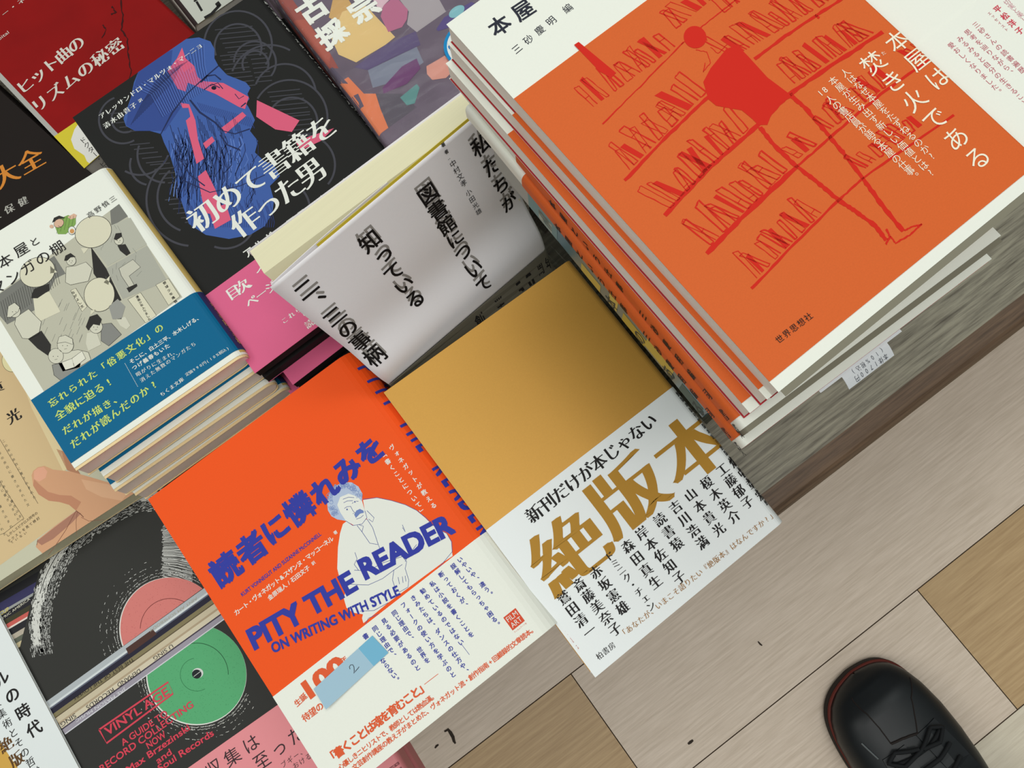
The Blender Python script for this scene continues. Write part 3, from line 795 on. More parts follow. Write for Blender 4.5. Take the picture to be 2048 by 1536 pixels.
# ------------------------------------------------------------------ grey book standing on its tail in the gap
M_GREY = mat('pale_grey_cover', (238, 234, 237), .45, .3, .02, 1200)
class BentBook(Book):
    """a limp book standing on its tail and leaning back: head corners and band corners given in space"""
    def setup(s, TL, TR, BL_, BR_, vb, D, open_):
        s.c = (TL, TR, BL_, BR_); s.vb = vb; s.D = D.normalized(); s.op = open_
    def surf(s, x, v):
        k = x / s.w; TL, TR, BL_, BR_ = s.c
        T_ = TL.lerp(TR, k); B_ = BL_.lerp(BR_, k)
        if v <= s.vb:
            p = T_.lerp(B_, v / s.vb)
        else: p = B_ + (v - s.vb) * Vector((0, -.04 - .5 * k, -1)).normalized() * (1.0 if v > s.vb + 6 else 1.0)
        bul = 3.6 * math.exp(-((v - s.vb + 13) / 13) ** 2) - 2.6 * math.exp(-((v - s.vb + 36) / 16) ** 2) * (.4 + .6 * k)
        return p - s.D * bul
    def body(s, x, v, z):
        f = 1 - x / s.w; t = s.t
        # pages are thinner than the gap between the covers at the fore-edge
        zz = z / t
        back = (t - z) + s.op * f * (1.0 if z > t * .5 else 1.0)
        if z > t * .5: back = (t - z) + s.op * f * math.exp(-v / 160)
        p = s.surf(x, v) + s.D * back
        return tuple(p - s.o)
    def pt(s, u, v, off=0.0):
        x, z = s.prof(u, off)
        f = 1 - x / s.w
        back = (s.t - z) + (s.op * f if z < s.t * .5 else 0)
        xx = max(-2, min(s.w + 1.5, x))
        return tuple(s.surf(xx, v) + s.D * back - s.o)
    def uv(s, px, py):
        if not hasattr(s, 'c'): return Book.uv(s, px, py)
        u, v = s.w / 2, s.vb / 2
        def pj(u, v):
            P = RC.transposed() @ s.surf(u, v); return 1024 + F_PX * P.x / -P.z, 768 - F_PX * P.y / -P.z
        for _ in range(25):
            x0, y0 = pj(u, v); xa, ya_ = pj(u + .5, v); xb, yb_ = pj(u, v + .5)
            a, b_, c, d = (xa - x0) * 2, (xb - x0) * 2, (ya_ - y0) * 2, (yb_ - y0) * 2; det = a * d - b_ * c
            ex, ey = px - x0, py - y0
            u += .7 * (d * ex - b_ * ey) / det; v += .7 * (a * ey - c * ex) / det
        return u, v
TL = at(540, 575, -345); TR = at(974, 213, -345); gw = (TR - TL).length
b = BentBook('grey_book', 'pale grey softcover with doubled black title, standing on its tail with pages up', (TL.x, TL.y, -345, 0, 0, 0), gw, 168, 19, 'R', (3, 5))
b.setup(TL, TR, at(776, 766, -419), at(1092, 494, -444), 98, Vector((0, .95, -.28)), 10)
b.o = Vector((TL.x, TL.y + 20, -518.6)); b.fine = 5
b.root.matrix_world = Matrix.Translation((b.o + Vector((0, 0, HC))) * S)
q = b.uv(800, 500); q2 = b.uv(805, 496); b.mmpx = math.hypot(q2[0] - q[0], q2[1] - q[1]) / math.hypot(5, 4)
b.pages(PGC, 1.0, .8, .5, .6)
a = Art(b)
GB = (26, 22, 22)
def ghost(t, p0, p1, em, d=(-4, -9)):
    a.text(t, (p0[0] + d[0], p0[1] + d[1]), (p1[0] + d[0], p1[1] + d[1]), em, (146, 141, 137), 'G', 'v', 3)
    a.text(t, p0, p1, em, GB, 'G', 'v', 5, res=4)
ghost('私たちが', (961, 290), (1018, 404), 42); ghost('図書館について', (856, 388), (968, 568), 43)
ghost('知っている', (740, 482), (829, 597), 44); ghost('二、三の事柄', (612, 578), (749, 711), 44)
a.text('著者:', (886, 289), (899, 317), 9, GB, 'G', 'v', 5)
a.text('中村文孝', (906, 327), (927, 366), 15, GB, 'g', 'v', 5); a.text('小田光雄', (937, 385), (957, 423), 15, GB, 'g', 'v', 5)
b.jacket(M_GREY, a, nv=40, v1=99, nq=16, smooth=True)
mb = MB(); b.wrap(mb, mat('dark_band', (112, 108, 94), .5, .3), 98, 168.2, .5, nv=10)
a2 = Art(b); a2.text('創業', (960, 640), (1000, 608), 60, BK, 'G', layer=3, sx=.5); a2.text('50', (1040, 576), (1060, 559), 84, BK, 'X', layer=3, sx=.42); a2.text('周年', (1080, 536), (1096, 524), 40, BK, 'G', layer=3, sx=.5); b.print_art(mb, a2, .52)
b.part('paper_band', mb, 'dark paper band with black lettering')
# yellow endpaper and folded flap showing between cover and pages
def gsheet(name, label, m, x0, x1, dep, v0, n=14):
    mb = MB(); vs = []
    for o2 in (0, .3):
        for i in range(n + 1):
            x = x0 + (x1 - x0) * i / n
            for v in (v0, 60): vs.append(tuple(b.surf(x, v) + b.D * (dep(x) + o2) - b.o))
    N = 2 * (n + 1); fs = []
    for i in range(n): fs += [(2 * i, 2 * i + 1, 2 * i + 3, 2 * i + 2), (N + 2 * i, N + 2 * i + 2, N + 2 * i + 3, N + 2 * i + 1), (2 * i, 2 * i + 2, N + 2 * i + 2, N + 2 * i)]
    fs += [(0, N, N + 1, 1), (2 * n, 2 * n + 1, N + 2 * n + 1, N + 2 * n)]
    mb.add(vs, fs, m); b.part(name, mb, label)
gsheet('endpaper', 'yellow endpaper edge', mat('yellow_endpaper', (208, 186, 60), .6, .2), 30, gw - 4, lambda x: .9, -.9)
gsheet('cover_flap', 'folded grey cover flap', M_GREY, 1, 76, lambda x: 1.6 + 6.0 * (x / 76) * (1 - x / gw), .4)

# ------------------------------------------------------------------ black book with the blue profile
M_BLK = mat('black_cover', (34, 34, 33), .6, .12, .05, 1200)
M_PINK = mat('pink_band', (214, 92, 134), .5, .35, .03, 1400)
kz = 412
P0 = at(145, 235, -kz)
b = Book('black_book', 'black book with a blue bearded profile and pink shapes, pink paper band below', (P0.x, P0.y, -kz, 1.71, 0, 0), 139, 200, 21, 'R', (5, 7))
PB = at(508, 748, -kz); b.h = (PB - P0).length
b.pages(PG, 3.0, 3.0, 7.6, 7.6)
M_BRD = mat('black_board', (26, 25, 25), .6, .15)
for z0_, z1_ in ((.3, 7.4), (13.4, 20.7)):
    mb = MB(); mb.box(.3, b.w - 5.2, -b.h + .2, -.2, z0_, z1_, M_BRD); b.part('board', mb, 'thick black board')
a = Art(b)
RG = (66, 66, 74)
rnd = random.Random(9)
for c, r, a0, a1 in (((476, 90), 68, 150, 395), ((476, 95), 47, 160, 380), ((510, 125), 42, 180, 400), ((511, 128), 26, 150, 380), ((570, 190), 62, 200, 350), ((580, 235), 75, 210, 400),
                     ((585, 245), 50, 210, 390), ((245, 240), 47, 60, 250), ((250, 238), 27, 60, 230), ((280, 290), 60, 20, 120), ((330, 310), 55, 90, 200), ((385, 400), 92, 95, 230),
                     ((385, 395), 70, 110, 230), ((610, 330), 60, 260, 400), ((560, 420), 60, -40, 60), ((450, 435), 62, 20, 110), ((300, 330), 40, 100, 200), ((540, 170), 80, 200, 300)):
    a.arc(c, r, a0, a1, 4.2, RG, 1, 30)
for x0, y0, n, w, dx in ((430, 60, 7, 75, 5), (440, 112, 8, 50, 3), (500, 110, 7, 32, 2), (535, 185, 6, 65, 4), (560, 235, 6, 60, 4), (215, 228, 5, 40, 8), (260, 290, 5, 40, 8), (300, 330, 9, 40, 9), (330, 400, 6, 40, 8)):
    for i in range(n): a.line([(x0 + i * dx, y0 + i * 9), (x0 + i * dx + w, y0 + i * 9 - w * .1)], 2.4, (62, 62, 68), 1)
BU = (62, 92, 160); B2c = (34, 44, 84)
prof_ = [(247, 238), (262, 195), (268, 165), (277, 143), (300, 115), (330, 94), (365, 79), (398, 75), (421, 83), (429, 98), (429, 117), (437, 132), (454, 150), (472, 157), (492, 165), (501, 176), (495, 188),
         (499, 198), (492, 207), (497, 214), (502, 224), (510, 240), (500, 262), (516, 282), (510, 305), (528, 322), (548, 330), (560, 352), (540, 372), (548, 400), (545, 425), (530, 452), (500, 470), (458, 478), (412, 470), (378, 448),
         (362, 400), (352, 350), (340, 310), (328, 285), (322, 268), (300, 262), (270, 262), (252, 252)]
a.poly(prof_, BU, 2)
a.poly([(262, 195), (277, 143), (300, 115), (345, 100), (340, 150), (372, 200), (330, 262), (270, 262), (252, 250)], (52, 74, 140), 3)
PK = (214, 92, 122)
a.fr = (0, 0, 3.938)
for pg in ([(1435, 375), (1462, 460), (1530, 520), (1555, 605), (1600, 640), (1760, 655), (1880, 720), (1960, 765), (1930, 860), (1880, 842), (1700, 742), (1480, 652), (1462, 722), (1400, 700), (1320, 560), (1395, 460)],
           [(1420, 810), (1490, 822), (1540, 950), (1560, 1100), (1608, 1250), (1548, 1292), (1500, 1100), (1465, 950), (1500, 920), (1485, 850), (1440, 852)],
           [(1742, 1010), (1910, 882), (1940, 912), (1780, 1052)], [(1600, 1130), (1670, 1075), (1692, 1110), (1622, 1172)], [(1560, 1390), (1622, 1340), (1700, 1500), (1750, 1640), (1780, 1700), (1620, 1680), (1590, 1560)]):
    a.poly(pg, PK, 4)
a.fr = (500, 0, 3.938)
a.poly([(55, 790), (390, 950), (330, 1040), (200, 1020), (50, 920)], PK, 4); a.poly([(360, 1120), (470, 1075), (662, 1010), (560, 1110), (400, 1185)], PK, 4)
a.fr = (0, 0, 1)
a.poly([(418, 420), (452, 408), (462, 440), (430, 458)], PK, 4)
for i in range(34):     # engraved strokes
    x, y = 340 + i * 3.2, 250 + (i * 37 % 60)
    a.line([(x, y), (x + 12, y + 40), (x + 8, y + 90 + (i % 5) * 12)], 1.3, B2c, 3)
for i in range(22):
    a.line([(262 + i * 4, 250 - i * 4), (285 + i * 3.5, 205 - i * 3.3), (320 + i * 3, 150 - i * 1.5)], 1.0, B2c, 4)
for ln, w in (([(437, 132), (410, 155), (375, 187), (345, 225), (322, 268)], 3), ([(402, 165), (415, 152), (430, 150), (442, 160)], 3.2), ([(408, 180), (424, 168), (440, 176)], 2.4), ([(420, 172), (436, 166), (446, 178)], 1.8),
              ([(470, 188), (478, 198), (488, 192)], 2), ([(482, 214), (492, 206)], 2.5), ([(380, 200), (400, 225), (430, 245), (446, 262)], 3.5), ([(446, 262), (470, 268), (500, 258)], 2.5), ([(365, 360), (420, 385), (480, 372), (530, 350)], 2),
              ([(440, 270), (455, 290), (480, 300)], 3), ([(350, 300), (380, 350), (410, 372)], 2)):
    a.line(ln, w, B2c, 5, jit=.3, rnd=rnd)
a.ell((428, 176), 5, 4, (24, 26, 44), 5)
for i in range(120):
    t = rnd.random(); x, y = 350 + 150 * t + rnd.uniform(-14, 14), 255 + rnd.uniform(0, 110) + 10 * t
    q = [(x, y), (x + rnd.uniform(-3, 6), y + 14), (x + rnd.uniform(-8, 4), y + 30), (x + rnd.uniform(-12, 2), y + 46)]
    a.line(q, rnd.uniform(.8, 1.8), B2c if rnd.random() < .62 else (98, 128, 196), 3)
for i in range(50):
    k = i / 49; a.line([(268 + k * 140, 170 - k * 88 + 6), (300 + k * 110, 190 - k * 60), (325 + k * 95, 235 - k * 60)], .9, (88, 118, 190) if i % 2 else (42, 56, 108), 4)
for i in range(26):
    a.line([(395 + i * 4.2, 205 + i * 1.2), (404 + i * 4.2, 222 + i * 1.4)], 1.0, (44, 60, 118), 3)
for i in range(40):
    x = 375 + i * 4.2; a.line([(x, 400 + (i % 3) * 6), (x + 10, 430 + (i % 4) * 5), (x + 8, 455)], 1.1, (44, 60, 118), 3)
for i in range(20): a.line([(395 + i * 4.4, 232 + (i % 4) * 6), (402 + i * 4.4, 262 + (i % 4) * 5)], 1.2, B2c, 4)
a.text('アレッサンドロ・マルツォ・マーニョ', (205, 231), (398, 93), 14.5, WH, 'M', layer=7)
a.text('清水由貴子', (214, 250), (267, 212), 14.5, WH, 'M', layer=7); a.text('訳', (281, 201), (281, 201), 9, WH, 'M', layer=7, tilt=0)
a.text('初めて書籍を', (406, 432), (643, 258), 62, WH, 'M', layer=7, res=5)
a.text('作った男', (490, 443), (622, 345), 60, WH, 'M', layer=7, res=5)
a.text('アルド・マヌーツィオ', (497, 505), (690, 366), 21, WH, 'G', layer=7)
v0 = (a.P((415, 595))[1] + a.P((514, 511))[1]) / 2
q = b.w - b.rx + 6.2
a.text('初めて書籍を作った男アレッサンドロ・マルツォ・マーニョ', (q, 4), (q, v0 - 14), 4.6, WH, 'M', 'v', 4, raw=True)
b.jacket(M_BLK, a, nv=8)
a = Art(b)
a.text('目次、', (467, 585), (503, 560), 29, WH, 'M', layer=4); a.text('インデックス、', (524, 538), (650, 445), 29, WH, 'M', layer=4)
a.text('ページ番号を', (504, 603), (600, 531), 25, WH, 'M', layer=4)
a.text('これらは一人の', (570, 641), (650, 580), 12.5, WH, 'M', layer=4); a.text('リプレイ', (611, 630), (650, 600), 10, WH, 'M', layer=4); a.text('読者', (619, 648), (640, 632), 17, WH, 'M', layer=4)
for i in range(30): a.text('初めて書籍'[i % 5], (q, v0 + 4 + i * 2.6), (q, 0), 2.4, (244, 190, 205), 'g', 'v', 4, raw=True)
v1 = b.h + .2
mb = MB(); b.wrap(mb, M_PINK, v0, v1, .35, nv=3); b.print_art(mb, a, .37)
b.part('paper_band', mb, 'pink paper band with white lettering')
black = b
# second copy peeps out below and is slightly turned
GP = 'pile of black books with pink bands'
c2 = dup(b.root, (7.5, -10, -21.5), 'black book directly under the top black one, its pink lower edge peeping out', GP, .8)
b.root['group'] = GP
for i in range(3): dup(b.root, (3 + i, -9, -43 - 21.5 * i), 'black book hidden deeper in the pile of black books', GP)
bx = MB(); bx.box(-137, -28, -18, 158, TZ + .1, HC - 471.4, mat('kraft_box', (150, 124, 92), .7))
tag(bx.build('kraft_box'), 'plain brown box holding up the bright orange books', 'box')

# ------------------------------------------------------------------ paperback with the comic street scene and teal band
M_TEAL = mat('teal_band', (0, 98, 140), .5, .15, .03, 1400)
M_KRAFT = mat('tan_inner_cover', (232, 206, 158), .6, .2)
YG = (196, 216, 112)
b = Book('comic_paperback', 'small white paperback with a grey comic street scene and a teal paper band', (-183.5, 339.3, -396.6, 2.4, -.82, 5.6), 105, 148, 13, 'R', (6, 6))
b.pages(PGK, .6, .3, .9, .9, foot=-2.6)
mb = MB(); b.wrap(mb, M_KRAFT, 0, 151.2, .0, .3, 2); b.part('inner_cover', mb, 'tan inner cover')
a = Art(b)
a.fr = (0, 370, 3.938)
GR = (186, 184, 166); LG = (214, 210, 186); DG = (120, 120, 114); K = (48, 46, 44)
a.poly([(940, 152), (1438, 885), (360, 1645), (-60, 960), (-200, 1000)], GR, 1)
a.poly([(870, 205), (940, 152), (1010, 250), (880, 330)], DG, 2); a.poly([(0, 860), (430, 560), (520, 700), (440, 740), (330, 960), (60, 1100), (-60, 960)], DG, 2)
a.poly([(720, 490), (840, 660), (960, 910), (900, 930), (740, 700)], K, 3)
a.poly([(840, 660), (1160, 480), (1320, 760), (970, 900)], (170, 170, 158), 3)
a.poly([(740, 500), (880, 320), (1030, 260), (1160, 470), (850, 640)], (178, 178, 164), 3)
rnd = random.Random(21)
for i in range(26): a.line([(10 + i * 17, 920 - i * 12), (50 + i * 17, 1080 - i * 12)], 2.6, K, 3)
for i in range(24):
    x = rnd.uniform(800, 1350); y = rnd.uniform(300, 820)
    if y > (x - 800) * .9 + 200: a.line([(x, y), (x + rnd.uniform(-50, 30), y + rnd.uniform(20, 70))], 2, DG, 4)
for i in range(30):
    x, y = 330 + rnd.uniform(0, 330), 900 + rnd.uniform(0, 350); a.line([(x, y), (x + 25, y - 60)], 2, DG, 3)
for c, rx, ry, an in (((738, 372), 145, 120, -.4), ((298, 690), 140, 112, -.4), ((786, 866), 118, 132, .1)):
    a.ell(c, rx + 4, ry + 4, K, 4, a=an); a.ell(c, rx, ry, LG, 5, a=an)
a.poly([(640, 500), (665, 545), (700, 500)], LG, 5); a.poly([(820, 770), (870, 715), (858, 790)], LG, 5); a.poly([(400, 640), (455, 690), (400, 700)], LG, 5); a.poly([(720, 990), (715, 1030), (760, 985)], LG, 5)
a.poly([(255, 860), (275, 820), (390, 780), (395, 830), (300, 895), (250, 895)], K, 5)      # lamp
a.poly([(265, 895), (390, 840), (480, 1000), (290, 1090)], LG, 4)
for pg in ([(560, 835), (600, 815), (690, 960), (650, 1000)], [(1010, 905), (1110, 850), (1235, 1030), (1150, 1090)], [(1230, 790), (1330, 740), (1420, 880), (1330, 950)]):
    a.poly(pg, LG, 5); a.line(pg, 2.5, K, 6, close=True)
a.text('ながよし文', (580, 850), (650, 960), 28, K, 'G', 'v', 7); a.text('漫画少年入りました', (1085, 885), (1180, 1060), 26, K, 'G', 'v', 7); a.text('野球少年痛快', (1300, 775), (1385, 920), 28, K, 'G', 'v', 7)
def fig(cx, cy, r, body, cap=None, col=(206, 204, 186), hair=None, bc=(206, 204, 186)):
    a.poly(body, bc, 6); a.line(body, 3, K, 7, close=True)
    a.ell((cx, cy), r + 3, r + 3, K, 7); a.ell((cx, cy), r, r, col, 8)
    if hair: a.poly(hair, K, 9)
    if cap: a.poly(cap, col, 9); a.line(cap, 3, K, 10, close=True)
    for d in (-.35, .25): a.ell((cx + r * d, cy + r * .05), 3.2, 3.2, K, 10, 8)
    a.line([(cx - r * .15, cy + r * .5), (cx + r * .2, cy + r * .42)], 2.4, K, 10)
fig(120, 1000, 45, [(130, 1045), (230, 980), (330, 1080), (310, 1180), (240, 1215), (180, 1210), (120, 1100)], [(60, 1045), (70, 960), (120, 930), (160, 965), (150, 1000), (90, 1045)])
a.poly([(225, 1215), (330, 1150), (405, 1260), (400, 1330), (380, 1345), (300, 1290)], K, 7)
fig(565, 600, 36, [(525, 650), (600, 640), (680, 610), (730, 660), (700, 760), (560, 790), (520, 770)], None, hair=[(510, 600), (520, 560), (560, 540), (600, 570), (560, 575), (535, 600)])
fig(520, 1265, 62, [(430, 1340), (480, 1320), (620, 1300), (700, 1320), (720, 1380), (620, 1440), (500, 1470)], [(455, 1250), (470, 1200), (520, 1185), (575, 1215), (580, 1260), (520, 1240)])
fig(445, 1350, 58, [(415, 1420), (500, 1400), (640, 1410), (610, 1490), (480, 1540), (430, 1500)], None, bc=(140, 140, 134))
a.poly([(490, 1400), (570, 1370), (590, 1440), (520, 1460)], (222, 220, 204), 9); a.poly([(575, 1368), (650, 1310), (680, 1370), (592, 1438)], (222, 220, 204), 9)
a.line([(490, 1400), (570, 1370), (650, 1310), (680, 1370), (592, 1438), (520, 1460)], 3, K, 10, close=True)
fig(760, 1120, 50, [(800, 1100), (880, 1090), (960, 1180), (860, 1270), (800, 1230)], None, hair=[(680, 1120), (710, 1040), (770, 1020), (805, 1060), (790, 1110), (740, 1100), (700, 1150)], bc=(132, 132, 128))
a.poly([(690, 1170), (760, 1150), (800, 1260), (700, 1310), (680, 1250)], (206, 204, 186), 6)
fig(940, 440, 34, [(930, 480), (990, 470), (1030, 540), (1000, 560), (950, 520)], None, hair=[(900, 430), (915, 385), (960, 380), (965, 410), (920, 440)], bc=K)
a.poly([(940, 660), (1050, 590), (1110, 650), (1020, 720), (1060, 790), (1020, 810), (960, 720)], (196, 194, 178), 5); a.line([(940, 660), (1050, 590), (1110, 650), (1020, 720), (1060, 790), (1020, 810), (960, 720)], 3, K, 6, close=True)
a.poly([(1000, 815), (1080, 780), (1085, 800), (1020, 850)], K, 6)
a.poly([(860, 960), (930, 900), (990, 960), (960, 1060), (890, 1060)], (150, 150, 144), 5); a.poly([(920, 1060), (990, 1040), (1030, 1110), (1000, 1140), (950, 1110)], (206, 204, 186), 5)
# small generic laughing child in a green checked shirt
a.poly([(440, 340), (470, 270), (540, 240), (600, 260), (600, 310), (560, 360), (520, 390), (460, 390)], (128, 164, 84), 5)
for i in range(5): a.line([(450 + i * 30, 385 - i * 14), (480 + i * 26, 262 - i * 4)], 2.5, (70, 96, 52), 6)
a.ell((468, 305), 42, 34, K, 6, a=-.5); a.ell((468, 305), 39, 31, (214, 176, 150), 7, a=-.5)
a.poly([(415, 300), (430, 262), (470, 245), (520, 262), (500, 268), (465, 268), (435, 290)], K, 8)
a.arc((480, 315), 18, 10, 150, 3, K, 8, 8); a.ell((410, 330), 16, 14, (214, 176, 150), 6); a.poly([(535, 255), (585, 228), (608, 240), (600, 262), (560, 275)], (214, 176, 150), 6)
a.ell((570, 362), 30, 34, K, 7); a.ell((570, 362), 27, 31, WH, 8); a.ell((572, 368), 18, 18, (206, 150, 92), 9)
a.text('屋', (172, 512), (172, 512), 128, BK, 'g', layer=11, tilt=0, res=5); a.text('と', (276, 450), (276, 450), 90, BK, 'g', layer=11, tilt=0); a.text('本', (45, 602), (45, 602), 128, BK, 'g', layer=11, tilt=0)
a.text('マンガの棚', (-10, 810), (455, 500), 128, BK, 'g', layer=11, res=5)
a.text('高野慎三', (716, 235), (892, 115), 62, (70, 70, 68), 'm', layer=11)
q0 = b.w - 2.6
a.poly([(q0 + .6, .5), (q0 + 14, .5), (q0 + 14, 149), (q0 + .6, 149)], (206, 178, 104), 1, raw=True)
b.jacket(M_WARMW, a, off=.35, v1=149.6, nv=4)
a = Art(b); a.fr = (0, 740, 3.938)
a.text('忘れられた「俗悪文化」の', (425, 255), (1255, -322), 76, YG, 'B', layer=4)
a.text('全貌に迫る!', (480, 352), (862, 98), 84, YG, 'B', layer=4)
a.text('だれが描き、', (535, 468), (925, 225), 78, YG, 'B', layer=4)
a.text('だれが読んだのか?', (600, 572), (1216, 118), 82, YG, 'B', layer=4)
a.fr = (0, 370, 3.938)
for t, p0, p1, e, st_ in (('そこに、白土三平、水木しげる、', (1045, 1390), (1567, 1048), 44, 'G'), ('つげ義春もいた', (1065, 1440), (1320, 1275), 44, 'G'), ('暗がりに生まれ、', (1095, 1490), (1380, 1318), 42, 'm'),
                          ('消えた無数のマンガたち', (1128, 1535), (1526, 1260), 42, 'm'), ('ちくま文庫', (1285, 1648), (1432, 1540), 40, 'M'), ('定価990円(10%税込)', (1480, 1492), (1795, 1290), 34, 'm')):
    a.text(t, p0, p1, e, WH, st_, layer=4)
for i in range(20): a.ell((990 + i * 5.2, 1410 + i * 9.4), 3, 3, WH, 4, 6)
v0 = (a.P((365 * 3.938, (594 - 370) * 3.938))[1] + a.P((72 * 3.938, (802 - 370) * 3.938))[1]) / 2
a.poly([(q0 + .6, v0 + .5), (q0 + 12, v0 + .5), (q0 + 12, 145.8), (q0 + .6, 145.8)], (46, 48, 92), 1, raw=True)
a.text('ちくま文庫マンガ棚', (q0 + 5.5, v0 + 10), (q0 + 5.5, 140), 4.4, (196, 176, 110), 'M', 'v', 3, raw=True)
mb = MB(); b.wrap(mb, M_TEAL, v0, 146.2, .66, nv=3); b.print_art(mb, a, .68); b.part('paper_band', mb, 'teal paper band with yellow-green lettering')
comic = b; GC_ = 'pile of small comic paperbacks'; b.root['group'] = GC_
for i, (dx, dy, lb, rt) in enumerate(((3.5, -6.8, 'second small paperback of the comic pile, teal edge showing under the top one', .4), (2.5, -10.2, 'third small paperback down the comic pile, its white cover edge curling', -.5), (4.5, -13.4, 'lowest small paperback of the comic pile, touching the orange book', .3))):
    dup(b.root, (dx - 1.5 * i, dy, -14.3 * (i + 1)), lb, GC_, rt)

# ------------------------------------------------------------------ cream book whose cover shows a photographed hand
M_CRM = mat('cream_photo_cover', (206, 186, 146), .5, .3, .03, 900)
BR = at(294, 970, -465)
ang = -2.2; ca, sa = math.cos(math.radians(ang)), math.sin(math.radians(ang))
w_, h_ = 128, 188
b = Book('cream_book', 'cream softcover with a printed photo of a hand clutching a notebook page', (BR.x - w_ * ca - h_ * sa, BR.y - w_ * sa + h_ * ca, -465, ang, 0, 0), w_, h_, 13, 'R', (3, 4))
b.pages(PGC)
a = Art(b); a.fr = (0, 740, 3.938)
HG = (208, 206, 184)
a.poly([(-300, -700), (1250, -700), (1250, 1300), (-300, 1900)], (196, 194, 170), 1)           # pale ground of the photo
a.poly([(-300, -700), (60, -560), (180, -300), (520, 800), (600, 1105), (40, 1510), (-300, 1750)], (210, 184, 140), 2)   # the page in the photo
a.poly([(30, -300), (180, -300), (330, 80), (526, 780), (500, 800), (250, 300)], (222, 204, 160), 3)
a.line([(190, 520), (300, 760), (250, 300)], 3, (186, 158, 112), 3) if False else None
SK = (208, 158, 122)
a.poly([(445, 622), (500, 640), (560, 700), (640, 830), (530, 790)], (178, 128, 98), 3)
a.poly([(250, 830), (262, 795), (300, 765), (350, 755), (420, 785), (560, 800), (700, 840), (900, 900), (1120, 1000), (1030, 1080), (850, 1170), (700, 1262), (500, 1388), (362, 1478), (330, 1440), (283, 1392), (300, 1335),
        (430, 1230), (600, 1108), (545, 1062), (470, 1040), (385, 1030), (305, 980), (262, 910)], SK, 4)
a.poly([(262, 910), (305, 980), (385, 1030), (470, 1040), (545, 1062), (600, 1108), (640, 1040), (560, 990), (470, 985), (380, 960), (310, 900), (270, 860)], (190, 134, 104), 5)
a.poly([(268, 800), (300, 772), (345, 764), (375, 800), (360, 850), (310, 880), (270, 860)], (222, 164, 136), 5)
a.poly([(640, 860), (850, 900), (1000, 980), (960, 1030), (800, 1000), (680, 940)], (218, 172, 136), 5)
a.poly([(600, 1112), (440, 1232), (290, 1350), (330, 1380), (420, 1330), (560, 1210), (640, 1130)], (168, 120, 100), 5)
for ln, w in (([(600, 1108), (630, 1130), (660, 1160)], 6), ([(600, 1110), (520, 1260), (440, 1380), (380, 1460)], 4), ([(610, 1120), (600, 1200), (605, 1300)], 3), ([(300, 1335), (290, 1380)], 4), ([(640, 1160), (700, 1190), (820, 1180)], 3)):
    a.line(ln, w, (128, 84, 66), 6)
DB = (74, 62, 48)
a.text('山本貴光', (-290, -300), (108, 362), 122, BK, 'M', 'v', 6, res=5)
a.fr = (0, 660, 4.388)
a.ell((105, 265), 88, 104, (44, 40, 34), 4); a.ell((105, 265), 85, 101, (226, 218, 170), 5)
a.fr = (0, 740, 3.938)
a.line([(-60, 470), (0, 545), (300, 1052)], 2.4, DB, 6); a.line([(-200, 700), (0, 880), (190, 1170), (180, 1185)], 2.4, DB, 6); a.line([(-60, 1320), (35, 1285), (185, 1170)], 2.4, DB, 6)
for j, (x0, y0) in enumerate(((30, 560), (-20, 620), (-60, 800), (10, 880), (-60, 960), (-110, 1020))):
    t = 'この本の余白に書き込まれた文字のつづき読書'
    k = (13, 13, 11, 8, 8, 8)[j]
    a.text(t[j:j + k], (x0, y0), (x0 + k * 18.5, y0 + k * 34), 26, (120, 112, 92), 'g', 'v', 6)
a.text('しかしエピグロス同号の', (65, 1300), (285, 1130), 27, DB, 'g', layer=6); a.text('テクストを見て検討', (75, 1345), (300, 1170), 27, DB, 'g', layer=6); a.text('ていない', (95, 1355), (200, 1285), 25, DB, 'g', layer=6)
b.jacket(M_CRM, a)
b.root['group'] = 'cream books with the hand photo'
supports(b, 3, (-16, 14, 0), 13.5, 'cream softcover book hidden under the one with the hand photo', 'cream books with the hand photo')

# ------------------------------------------------------------------ record collecting book
M_VB = mat('black_record_cover', (44, 44, 41), .55, .2, .06, 1200)
TRv = at(800, 1524, -480); ang = -1.6; ca, sa = math.cos(math.radians(ang)), math.sin(math.radians(ang))
w_, h_ = 182, 257
yb = TRv.y - 16; ox = TRv.x + sa * (-(TRv.y - yb)) ;
b = Book('record_book', 'black softcover about collecting records, pink and green record labels, pink band', (ox - w_ * ca - h_ * sa, yb - w_ * sa + h_ * ca, -480, ang, 0, 0), w_, h_, 18, 'R', (3, 4))
b.pages(PG)
a = Art(b)
SA = (208, 122, 116); GN = (86, 166, 114); RT = (208, 66, 84)
rnd = random.Random(8)
def speck(c, r0, r1, a0, a1, n, w, col, lay=2):
    for i in range(n):
        r = rnd.triangular(r0, r1); t = rnd.uniform(a0, a1); d = rnd.uniform(.3, 2.2)
        a.arc(c, r, t, t + d, w * rnd.uniform(.5, 1.3), col, lay, 2)
C1, C2 = (341, 1257), (394, 1349)
